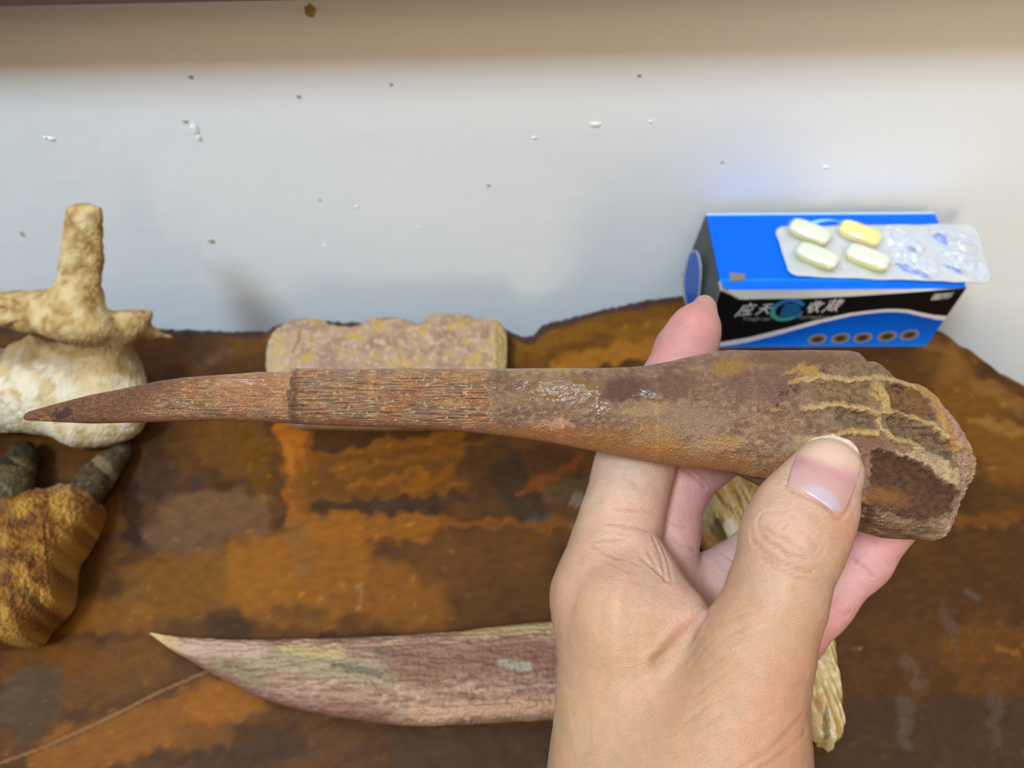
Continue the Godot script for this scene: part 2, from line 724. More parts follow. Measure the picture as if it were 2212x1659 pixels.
# ------------------------------------------------------------------ table: a lacquered slab with a live edge
func build_table() -> void:
	var o := thing("table", "dark brown lacquered slab table with a wavy natural edge, under all the bones", "table", Vector3(0, 0, 0.1))
	# far edge, from the line the slab makes against the wall
	var edge := PackedVector2Array()
	edge.append(Vector2(-0.75, -0.225))
	for e in [[-420, 690], [-100, 700], [100, 702], [250, 701], [345, 706], [420, 711], [500, 714], [555, 712], [578, 714], [592, 703], [610, 696], [640, 692], [700, 692], [770, 694], [790, 698], [900, 702], [1020, 706], [1090, 708],
			[1110, 718], [1128, 723], [1148, 724], [1160, 716], [1168, 702], [1185, 694], [1240, 682], [1300, 667], [1350, 657], [1400, 645], [1440, 640], [1480, 637], [1600, 634], [1750, 640], [1900, 668], [1980, 694], [2040, 726], [2062, 748], [2090, 758], [2120, 778], [2145, 798], [2180, 812], [2212, 834], [2260, 870], [2330, 920]]:
		var p := on_level(e[0], e[1], TABLE - 0.0035)
		edge.append(Vector2(p.x, p.z))
	edge.append_array(PackedVector2Array([Vector2(0.262, -0.11), Vector2(0.283, -0.03), Vector2(0.296, 0.06), Vector2(0.302, 0.2)]))
	var xs := spaced([-0.75, 0.02, -0.25, 0.0012, 0.2625, 0.003, 0.302])
	var rows := PackedFloat32Array()
	for k in 8:
		rows.append(0.0)   # bevel rows are set by hand below
	var v := PackedVector3Array()
	var c := PackedColorArray()
	var idx := PackedInt32Array()
	var near := 0.42
	var nrow := 190
	var n_bevel := 9
	var n_low := 3
	var per := n_low + n_bevel + nrow + 8 + 3
	var patches := table_patches()
	for x in xs:
		var z0 := curve_at(edge, x)
		z0 += 0.0012 * fbm.get_noise_1d(x * 260.0)
		var zn := near - 0.03 * cos(x * 5.0) - 0.1 * maxf(0.0, x - 0.2)
		if x > 0.295:
			zn = 0.2
		var bevel := 0.0075 + 0.005 * fbm.get_noise_1d(x * 30.0 + 9.0) - 0.003 * smoothstep(0.185, 0.20, x)
		var start := v.size()
		for k in n_low:     # underside and back face
			var zz := [0.0, z0 + 0.02, z0 + 0.003][k] as float
			v.append(Vector3(x, [TABLE - 0.06, TABLE - 0.06, TABLE - 0.03][k], maxf(zz, z0 + 0.003) if k else maxf(0.1, z0 + 0.02)))
			c.append(rgb(60, 38, 26))
		for k in n_bevel:
			var s := float(k) / (n_bevel - 1)
			var p := Vector3(x, TABLE - 0.0042 * pow(1.0 - s, 1.5) - 0.0002, z0 + bevel * s)
			p.y += 0.0006 * noise.get_noise_3d(x * 300.0, s * 2.0, 4.0) * (1.0 - s)
			v.append(p)
			var bark := rgb(72, 37, 25).lerp(rgb(46, 28, 22), 0.5 + 0.5 * noise.get_noise_2d(x * 350.0, s * 2.0))
			if x > 0.185:
				bark = rgb(120, 104, 84).lerp(rgb(58, 44, 36), clampf(0.5 + 0.9 * noise.get_noise_2d(x * 500.0, s * 3.0), 0, 1))
			c.append(bark.lerp(rgb(84, 50, 22), smoothstep(0.7, 1.0, s)))
		var zb := z0 + bevel
		var zfine := maxf(-0.028, zb + 0.01)
		for k in nrow + 8:
			var z := lerpf(zb, zfine, float(k + 1) / nrow) if k < nrow else lerpf(zfine, zn, float(k - nrow + 1) / 8.0)
			var p := Vector3(x, TABLE, z)
			var q := to_px(p)
			var col := table_colour(Vector2(q.x, q.y), patches)
			p.y += 0.00012 * noise.get_noise_2d(x * 120.0, z * 120.0)
			v.append(p)
			c.append(col)
		for k in 3:
			v.append(Vector3(x, [TABLE - 0.012, TABLE - 0.05, TABLE - 0.06][k], [zn + 0.006, zn + 0.002, zn - 0.01][k]))
			c.append(rgb(60, 38, 26))
		per = v.size() - start
	for i in xs.size() - 1:
		for k in per:
			var p := i * per + k
			var q := i * per + (k + 1) % per
			idx.append_array([p, p + per, q, q, p + per, q + per])
	var m := painted_mat(0.42)
	m.metallic_specular = 0.26
	triplanar(m, 0.09)
	relief(m, noise_tex(1024, 0.008, 8, [], FastNoiseLite.TYPE_SIMPLEX_SMOOTH, 3), 0.006)
	put("table_top", solid(v, idx, m, c, PackedVector2Array(), o.position), o)
	# the root stump it stands on
	var sv := PackedVector3Array()
	var si := PackedInt32Array()
	var nu := 40
	for j in 13:
		var t := j / 12.0
		var y := lerpf(0.0, TABLE - 0.06, t)
		for i in nu:
			var a := TAU * i / nu
			var r := 0.13 + 0.07 * pow(1.0 - t, 2.0) + 0.05 * pow(t, 3.0) + 0.03 * noise.get_noise_3d(cos(a) * 1.6, t * 1.2, sin(a) * 1.6)
			sv.append(Vector3(cos(a) * r * 1.5, y, 0.1 + sin(a) * r))
	for i in nu:
		sv.append(Vector3(0, 0, 0.1))
	for i in nu:
		sv.append(Vector3(0, TABLE - 0.06, 0.1))
	for j in 12:
		for i in nu:
			var p := j * nu + i
			var q := j * nu + (i + 1) % nu
			si.append_array([p, q, p + nu, q, q + nu, p + nu])
	for i in nu:
		si.append_array([i, 13 * nu, (i + 1) % nu, 12 * nu + i, 12 * nu + (i + 1) % nu, 14 * nu])
	put("stump", solid(sv, si, plain_mat(rgb(70, 45, 30), 0.6), PackedColorArray(), PackedVector2Array(), o.position), o)

# lacquer stains plus painted shadows and sheen streaks: [x0, y0, x1, y1, half width, softness, r, g, b, strength] in sight-line pixels on the slab
func table_patches() -> Array:
	return [
		[330, 760, 560, 740, 40, 40, 96, 64, 28, 0.8], [380, 830, 560, 800, 30, 40, 70, 42, 24, 0.7], [430, 760, 470, 770, 16, 22, 96, 84, 82, 0.45],
		[1150, 750, 1420, 700, 34, 30, 122, 82, 28, 0.85], [1210, 790, 1420, 745, 16, 16, 150, 100, 34, 0.85], [1140, 780, 1300, 735, 12, 14, 92, 58, 24, 0.8], [1330, 690, 1470, 668, 12, 14, 104, 68, 26, 0.7],
		[1640, 760, 2000, 760, 20, 20, 70, 44, 20, 0.8], [2010, 770, 2060, 800, 30, 40, 120, 84, 42, 0.9],
		[470, 960, 590, 1000, 46, 30, 96, 62, 22, 0.9], [540, 930, 590, 1090, 30, 18, 96, 62, 20, 0.8],
		[622, 925, 640, 1010, 26, 8, 150, 88, 24, 0.95], [640, 1010, 640, 1110, 22, 8, 142, 84, 32, 0.9], [626, 960, 636, 1060, 8, 8, 172, 108, 44, 0.7], [668, 925, 672, 1000, 12, 6, 122, 72, 20, 0.8], [590, 1000, 600, 1100, 12, 10, 78, 48, 26, 0.8],
		[690, 940, 1000, 925, 14, 12, 70, 44, 20, 0.7], [690, 1050, 960, 1010, 60, 34, 106, 68, 22, 0.85], [700, 985, 1000, 935, 9, 8, 120, 76, 22, 0.8], [720, 1020, 1060, 960, 8, 8, 124, 78, 24, 0.8], [760, 1050, 920, 1020, 9, 8, 136, 86, 30, 0.8], [880, 1060, 980, 1020, 10, 8, 128, 80, 26, 0.8], [690, 970, 800, 945, 10, 8, 60, 40, 26, 0.7],  # the first dark band paints the shadow under the fossil
		[970, 1070, 1060, 1010, 12, 8, 118, 74, 24, 0.8], [690, 1100, 930, 1085, 12, 8, 58, 40, 32, 0.9], [790, 1115, 930, 1108, 10, 6, 54, 36, 34, 0.9], [930, 1095, 1000, 1070, 10, 8, 56, 38, 32, 0.8],
		[1050, 1010, 1080, 1090, 50, 30, 74, 50, 28, 0.9], [1100, 1020, 1150, 1110, 34, 20, 58, 44, 36, 0.9], [1130, 1065, 1260, 990, 9, 8, 116, 64, 32, 0.85], [1180, 1070, 1270, 1040, 14, 10, 84, 66, 48, 0.8], [1240, 1082, 1258, 1076, 5, 6, 118, 110, 104, 0.7], [1150, 1120, 1270, 1135, 8, 8, 76, 66, 60, 0.7],  # dark patches paint the hand and fossil shadow, grey ones a bluish sheen
		[960, 1128, 1250, 1138, 9, 6, 116, 70, 26, 0.85], [680, 1140, 920, 1140, 26, 16, 132, 82, 28, 0.85],
		[300, 1040, 360, 1030, 30, 26, 62, 46, 42, 0.75], [330, 980, 350, 1060, 30, 20, 60, 42, 32, 0.8], [420, 1040, 430, 1050, 14, 10, 60, 44, 48, 0.8], [400, 1110, 540, 1110, 44, 30, 104, 76, 58, 0.85], [340, 1160, 460, 1180, 26, 26, 98, 74, 62, 0.7], [280, 1060, 290, 1160, 14, 18, 44, 28, 20, 0.9], [230, 1180, 170, 1290, 18, 30, 66, 42, 18, 0.8],
		[330, 1280, 560, 1230, 60, 40, 112, 74, 28, 0.8], [560, 1240, 720, 1200, 70, 50, 136, 86, 26, 0.8], [720, 1250, 900, 1300, 60, 50, 124, 78, 26, 0.8], [960, 1220, 1120, 1200, 50, 50, 96, 60, 26, 0.7], [1080, 1290, 1180, 1300, 40, 40, 82, 54, 26, 0.8], [560, 1310, 700, 1330, 30, 30, 128, 82, 28, 0.7], [640, 1140, 650, 1230, 16, 20, 116, 82, 48, 0.6], [770, 1260, 772, 1330, 3, 5, 150, 120, 90, 0.4],
		[600, 1320, 690, 1330, 10, 12, 82, 54, 24, 0.6], [700, 1370, 720, 1374, 5, 6, 52, 36, 30, 0.8],
		[120, 1340, 300, 1330, 30, 30, 116, 74, 26, 0.8], [200, 1378, 290, 1400, 9, 5, 56, 38, 34, 0.95], [290, 1390, 320, 1400, 7, 6, 70, 48, 36, 0.8],
		[40, 1440, 320, 1430, 40, 40, 102, 64, 28, 0.8], [40, 1520, 80, 1480, 40, 40, 78, 62, 50, 0.9], [60, 1560, 120, 1500, 30, 30, 70, 56, 44, 0.8], [160, 1500, 330, 1460, 30, 30, 92, 60, 30, 0.8],
		[120, 1640, 470, 1520, 50, 26, 122, 76, 24, 0.9], [440, 1530, 540, 1500, 40, 20, 132, 82, 26, 0.9], [420, 1590, 480, 1600, 26, 20, 104, 64, 24, 0.8],
		[540, 1600, 900, 1600, 34, 20, 70, 46, 28, 0.9], [440, 1650, 640, 1600, 26, 16, 62, 42, 30, 0.9], [660, 1590, 760, 1600, 16, 20, 92, 58, 26, 0.6], [900, 1640, 1180, 1630, 50, 40, 64, 48, 36, 0.9], [680, 1650, 720, 1640, 20, 20, 90, 56, 28, 0.7],
		[1790, 830, 2000, 790, 30, 40, 84, 54, 24, 0.8], [2080, 860, 2180, 1000, 50, 60, 112, 74, 32, 0.8], [2110, 910, 2212, 930, 8, 12, 142, 104, 54, 0.6], [2120, 830, 2200, 880, 14, 16, 128, 92, 50, 0.6], [2090, 1060, 2200, 1060, 14, 20, 70, 48, 28, 0.7], [2040, 1130, 2190, 1120, 8, 12, 108, 68, 28, 0.7], [2080, 1180, 2200, 1180, 30, 30, 74, 48, 28, 0.8],
		[1900, 1280, 2190, 1250, 50, 60, 72, 46, 28, 0.8], [1850, 1440, 2000, 1400, 60, 60, 76, 50, 32, 0.7], [2080, 1400, 2190, 1400, 40, 50, 98, 62, 28, 0.6], [2160, 1400, 2200, 1415, 6, 8, 140, 96, 42, 0.5], [1850, 1600, 2180, 1600, 80, 60, 62, 46, 36, 0.85], [1850, 1402, 1858, 1405, 4, 4, 150, 116, 66, 0.6],
		[1955, 1420, 1985, 1480, 6, 8, 98, 84, 80, 0.4], [1960, 1520, 1950, 1610, 12, 14, 92, 84, 86, 0.4], [2150, 1500, 2150, 1590, 10, 12, 86, 76, 78, 0.4], [2040, 1310, 2070, 1400, 8, 10, 88, 76, 72, 0.35], [2098, 1278, 2104, 1286, 8, 10, 98, 90, 92, 0.45],  # grey streaks paint the sheen on the lacquer
		[1960, 1560, 2000, 1480, 3, 6, 84, 60, 44, 0.5], [2010, 1150, 2200, 1300, 3, 8, 60, 40, 26, 0.5],
	]

var seam := PackedVector2Array([Vector2(-10, 1652), Vector2(100, 1612), Vector2(240, 1548), Vector2(350, 1492), Vector2(455, 1448)])

func table_colour(p: Vector2, patches: Array) -> Color:
	var q := p + Vector2(noise.get_noise_2d(p.x * 0.02, p.y * 0.02), noise.get_noise_2d(p.x * 0.02 + 70.0, p.y * 0.02)) * 13.0
	q += Vector2(noise.get_noise_2d(p.x * 0.09, p.y * 0.09), noise.get_noise_2d(p.x * 0.09, p.y * 0.09 + 40.0)) * 4.0
	var b := fbm.get_noise_2d(p.x * 0.006, p.y * 0.009)
	var c := rgb(88, 56, 26).lerp(rgb(64, 42, 28), clampf(0.5 + b * 1.3, 0, 1))
	for s in patches:
		var hw: float = s[4]
		var soft: float = s[5] * 0.65
		var reach := hw + soft
		if q.x < minf(s[0], s[2]) - reach or q.x > maxf(s[0], s[2]) + reach or q.y < minf(s[1], s[3]) - reach or q.y > maxf(s[1], s[3]) + reach:
			continue
		var d := seg_dist(q, Vector2(s[0], s[1]), Vector2(s[2], s[3]))
		if d < reach:
			var f := 1.0 - smoothstep(hw - soft * 0.3, reach, d)
			c = c.lerp(rgb(s[6], s[7], s[8]), f * float(s[9]))
	var d2 := line_dist(p, seam)
	if d2 < 9.0:
		c = c.lerp(rgb(58, 42, 30), 0.6 * (1.0 - smoothstep(4.0, 9.0, absf(d2 - 2.0))))
		c = c.lerp(rgb(168, 124, 84), 0.45 * (1.0 - smoothstep(1.0, 5.0, d2)))
	var g := 1.0 + 0.26 * fbm.get_noise_2d(p.x * 0.022 + p.y * 0.008, p.y * 0.05) + 0.05 * noise.get_noise_2d(p.x * 0.15, p.y * 0.15)
	if noise.get_noise_2d(p.x * 0.035 + 300.0, p.y * 0.035) > 0.80:
		g *= 1.5
	return Color(c.r * g * 0.88, c.g * g * 0.88 * 0.88, c.b * g * 0.88 * 0.62)


# ------------------------------------------------------------------ the long fossil held in the hand
var f_top: PackedVector2Array
var f_bot: PackedVector2Array
var f_cavity: Array
var f_veins: Array
var f_facet: PackedVector2Array
var f_white: PackedVector2Array
var f_rim: PackedVector2Array
var f_ledge: PackedVector2Array
var f_glossy: Array

func build_fossil_horn() -> void:
	f_top = pts([52, 904, 56, 893, 64, 888, 80, 884, 130, 870, 200, 852, 255, 842, 300, 832, 350, 822, 400, 815, 470, 810, 530, 806, 560, 803, 622, 804, 630, 801, 642, 796, 670, 796, 760, 797, 870, 796, 1000, 797, 1100, 796, 1200, 795, 1300, 795, 1360, 793, 1400, 789, 1450, 780, 1500, 768, 1540, 760, 1552, 757, 1560, 758, 1575, 756, 1650, 757, 1750, 756, 1830, 757, 1848, 761, 1857, 770, 1860, 778, 1868, 781, 1886, 781, 1898, 788, 1912, 801, 1926, 815, 1945, 821, 1960, 827, 1978, 829, 1990, 835, 2008, 848, 2020, 865, 2035, 882, 2047, 898, 2060, 916, 2072, 938, 2079, 955, 2084, 966, 2090, 980, 2093, 992, 2094.5, 1001])
	f_bot = pts([52, 904, 56, 908, 75, 909, 130, 912, 200, 915, 290, 913, 400, 910, 500, 909, 600, 913, 700, 919, 800, 922, 900, 926, 1000, 932, 1100, 943, 1200, 958, 1300, 978, 1400, 997, 1480, 1008, 1550, 1016, 1582, 1021, 1620, 1040, 1655, 1057, 1700, 1080, 1760, 1108, 1840, 1143, 1868, 1152, 1900, 1161, 1950, 1165, 2010, 1167, 2026, 1162, 2036, 1140, 2038, 1118, 2048, 1096, 2062, 1082, 2066, 1062, 2080, 1044, 2089, 1020, 2094.5, 1003])
	f_cavity = [   # [polygon, depth mm, r, g, b]
		[pts([1880, 832, 1920, 828, 1962, 842, 1985, 872, 1980, 905, 1935, 897, 1900, 886, 1884, 862]), 2.2, 142, 98, 54],
		[pts([1874, 902, 1890, 893, 1940, 912, 1985, 935, 2022, 962, 2012, 984, 1975, 978, 1930, 955, 1890, 938]), 2.4, 148, 120, 88],
		[pts([1775, 884, 1828, 886, 1848, 900, 1850, 922, 1806, 918, 1772, 902]), 1.5, 150, 124, 98],
		[pts([1726, 824, 1790, 828, 1850, 824, 1858, 850, 1848, 872, 1780, 864, 1735, 868]), 0.8, 152, 120, 82],
		[pts([1790, 783, 1848, 776, 1905, 796, 1940, 822, 1900, 818, 1850, 808, 1780, 808]), 0.5, 150, 122, 92],
	]
	f_veins = [    # [line, half width, r, g, b, height mm]
		[pts([1698, 822, 1725, 818, 1742, 813, 1772, 814, 1800, 823, 1838, 818, 1862, 812, 1876, 816, 1920, 822, 1962, 836]), 4.5, 244, 204, 148, 0.5],
		[pts([1515, 886, 1560, 883, 1590, 884]), 3.0, 210, 160, 96, 0.2], [pts([1620, 884, 1648, 882]), 3.0, 206, 156, 92, 0.2],
		[pts([1708, 879, 1740, 876, 1768, 871, 1800, 874, 1830, 882, 1852, 888, 1880, 884, 1912, 894, 1950, 903, 1975, 914, 2006, 938]), 6.0, 246, 206, 148, 0.9],
		[pts([1862, 832, 1872, 848, 1878, 866, 1874, 884]), 9.0, 240, 200, 136, 0.8], [pts([1856, 834, 1850, 850, 1862, 862]), 5.0, 214, 170, 104, 0.6],
		[pts([1850, 886, 1856, 902, 1860, 920, 1876, 930, 1892, 944, 1930, 952, 1945, 962]), 5.5, 244, 204, 146, 0.8],
		[pts([1715, 948, 1762, 936, 1798, 926, 1822, 928, 1852, 931]), 6.0, 238, 196, 128, 0.5],
		[pts([1676, 806, 1694, 802]), 4.0, 204, 152, 78, 0.2], [pts([1712, 797, 1732, 804]), 10.0, 208, 158, 84, 0.3], [pts([1681, 825, 1692, 820]), 4.5, 216, 160, 90, 0.3],
		[pts([1965, 830, 1990, 850, 1998, 880, 2010, 925, 2025, 960]), 9.0, 202, 152, 84, 0.3],
	]
	f_facet = pts([1846, 966, 1880, 968, 1930, 985, 1975, 1014, 2010, 1037, 2033, 1049, 2030, 1068, 2020, 1092, 2008, 1108, 1968, 1110, 1930, 1116, 1895, 1098, 1860, 1090, 1840, 1080])
	f_white = pts([1890, 968, 1930, 968, 1958, 960, 1985, 975, 2010, 990, 2030, 1010, 2036, 1046, 2005, 1030, 1970, 1006, 1935, 982])
	f_rim = pts([1958, 826, 1990, 828, 2012, 846, 2050, 898, 2080, 955, 2100, 1003, 2070, 1070, 2042, 1110, 2038, 1150, 2015, 1172, 2000, 1168, 2012, 1120, 2030, 1090, 2038, 1045, 2034, 1000, 2020, 950, 2004, 890, 1990, 855])
	f_ledge = pts([1838, 1098, 1870, 1104, 1900, 1128, 1960, 1142, 2012, 1138, 2012, 1170, 1950, 1172, 1838, 1150])
	f_glossy = [[1195, 832, 62, 30], [1230, 850, 60, 20], [1120, 800, 50, 6], [1905, 1115, 44, 18], [1960, 1135, 40, 14], [1290, 880, 20, 14], [1395, 850, 20, 10], [520, 822, 80, 9]]
	var xs := spaced([52, 0.8, 60, 2.2, 1560, 2.4, 1840, 2.0, 2060, 1.2, 2094.5])
	var d0 := 0.193
	var place := func(x: float, y: float, z: float) -> Vector3: return at_depth(x, y, d0) - fwd * (z * 0.001)
	var half_c := pts([52, 0.5, 60, 1.0, 130, 2.4, 200, 3.5, 300, 4.6, 400, 5.3, 622, 5.9, 642, 6.5, 1000, 6.8, 1200, 7.2, 1400, 8.2, 1600, 9.6, 1800, 10.2, 1960, 9.4, 2040, 7.6, 2080, 5.0, 2094.5, 2.0])
	var m: Array = loft(xs, f_top, f_bot, 170, 60, 2.3, func(x: float) -> float: return curve_at(half_c, x), place, fossil_bulge, fossil_paint)
	var mats := []
	for k in 2:
		var mat := painted_mat(0.48 if k == 0 else 0.12)
		mat.metallic_specular = 0.45 if k == 0 else 0.7
		triplanar(mat, 0.023)
		mat.albedo_color = Color.WHITE if k == 0 else Color(0.60, 0.57, 0.54)
		mat.albedo_texture = noise_tex(1024, 0.11, 4, [0.0, Color(0.48, 0.45, 0.43), 0.38, Color(0.72, 0.69, 0.67), 0.50, Color(0.79, 0.77, 0.75), 0.58, Color(1, 0.99, 0.97), 1.0, Color(1, 1, 1)], FastNoiseLite.TYPE_SIMPLEX_SMOOTH, 3) if k == 0 else null
		relief(mat, noise_tex(1024, 0.10, 6, [], FastNoiseLite.TYPE_SIMPLEX_SMOOTH, 3), 0.06 if k == 0 else 0.006)
		mats.append(mat)
	var base := at_depth(1100, 880, d0)
	var mesh := solid(m[0], m[1], mats[0], m[2], PackedVector2Array(), base)
	# the wet-looking patches are faces of their own with a smoother finish
	var arr := mesh.surface_get_arrays(0)
	var rough := PackedInt32Array()
	var wet := PackedInt32Array()
	var idx: PackedInt32Array = m[1]
	var ring := 230
	for i in range(0, idx.size(), 3):
		var g := false
		if idx[i] % ring <= 170:
			var s := to_px(m[0][idx[i]])
			for e in f_glossy:
				var u := Vector2((s.x - e[0]) / e[2], (s.y - e[1]) / e[3])
				if u.length() + 0.8 * noise.get_noise_2d(s.x * 0.035, s.y * 0.09) < 0.85:
					g = true
					break
		if g:
			wet.append_array([idx[i], idx[i + 1], idx[i + 2]])
		else:
			rough.append_array([idx[i], idx[i + 1], idx[i + 2]])
	var out := ArrayMesh.new()
	arr[Mesh.ARRAY_INDEX] = rough
	out.add_surface_from_arrays(Mesh.PRIMITIVE_TRIANGLES, arr)
	arr[Mesh.ARRAY_INDEX] = wet
	out.add_surface_from_arrays(Mesh.PRIMITIVE_TRIANGLES, arr)
	out.surface_set_material(0, mats[0])
	out.surface_set_material(1, mats[1])
	var o := put("fossil_bone", out, null, base)
	tag(o, "long brown fossil bone tapering to a point at the left, held up by the hand", "fossil")

func warp(x: float, y: float) -> Vector2:
	return Vector2(x + 7.0 * noise.get_noise_2d(x * 0.045, y * 0.045) + 3.0 * noise.get_noise_2d(x * 0.16, y * 0.16), y + 6.0 * noise.get_noise_2d(x * 0.045 + 50.0, y * 0.045) + 3.0 * noise.get_noise_2d(x * 0.16, y * 0.16 + 50.0))

func fossil_bulge(x: float, y: float, v: float, front: bool) -> float:
	var z := 0.28 * fbm.get_noise_2d(x * 0.02, y * 0.04) + 0.14 * noise.get_noise_2d(x * 0.13, y * 0.16)
	var grit := 0.09 * noise.get_noise_2d(x * 0.3, y * 0.3)
	var wet := 0.0
	for e in f_glossy:
		var u := Vector2((x - e[0]) / e[2], (y - e[1]) / e[3]).length()
		if u < 1.0:
			wet = maxf(wet, smoothstep(1.0, 0.5, u))
			z += 0.16 * noise.get_noise_2d(x * 0.03, y * 0.055) * (1.0 - u)
	z += grit * (1.0 - wet)
	if x > 380 and x < 1060:
		z += 0.20 * noise.get_noise_2d(x * 0.012, y * 0.22) + 0.10 * noise.get_noise_2d(x * 0.03, y * 0.4)
	if x > 620 and x < 660:
		z += 0.5 * smoothstep(628, 642, x) * (1.0 - smoothstep(642, 660, x))
	if not front:
		return z * 2.0 * (1.0 - v * v)
	if x > 1640:
		var p := warp(x, y)
		for e in f_cavity:
			var poly: PackedVector2Array = e[0]
			if p.x < poly[0].x - 160.0 or p.y < 770.0:
				continue
			var d := poly_sd(p, poly)
			if d < 4.0:
				z -= float(e[1]) * 1.3 * smoothstep(4.0, -8.0, d) * (1.0 + 0.3 * noise.get_noise_2d(x * 0.08, y * 0.08))
		for e in f_veins:
			var d := line_dist(p.lerp(Vector2(x, y), 0.55), e[0])
			var w: float = e[1]
			if d < w * 1.8:
				z += float(e[5]) * 1.6 * (1.0 - smoothstep(w * 0.4, w * 1.8, d))
		if x > 1830:
			var d := poly_sd(p, f_facet)
			if d < 6.0:
				z -= 1.9 * smoothstep(4.0, -8.0, d) * clampf(1.0 - (y - 975.0 - (x - 1860.0) * 0.45) / 95.0, 0.0, 1.0)
			if poly_sd(p, f_rim) < 0.0:
				z += 0.9 * noise.get_noise_2d(x * 0.06, y * 0.06) + 0.5 * noise.get_noise_2d(x * 0.16, y * 0.16)
			d = poly_sd(p, f_ledge)
			if d < 0.0:
				z += 0.8 * sin((y - 0.35 * x) * 0.22) * smoothstep(0.0, -6.0, d) - 1.0
		var crack := line_dist(p, PackedVector2Array([Vector2(1790, 784), Vector2(1820, 781), Vector2(1850, 775), Vector2(1862, 776)]))
		z -= 0.9 * (1.0 - smoothstep(0.5, 4.0, crack))
	# the front plate overhangs the darker rear part along its lower edge
	if x > 1560 and x < 1860:
		var lip := curve_at(PackedVector2Array([Vector2(1560, 1014), Vector2(1600, 1024), Vector2(1646, 1030), Vector2(1690, 1022), Vector2(1760, 1040), Vector2(1860, 1090)]), x)
		z -= 5.0 * smoothstep(lip - 2.0, lip + 3.0, y) * smoothstep(1560, 1600, x)
	return z * (1.0 - 0.6 * v * v)

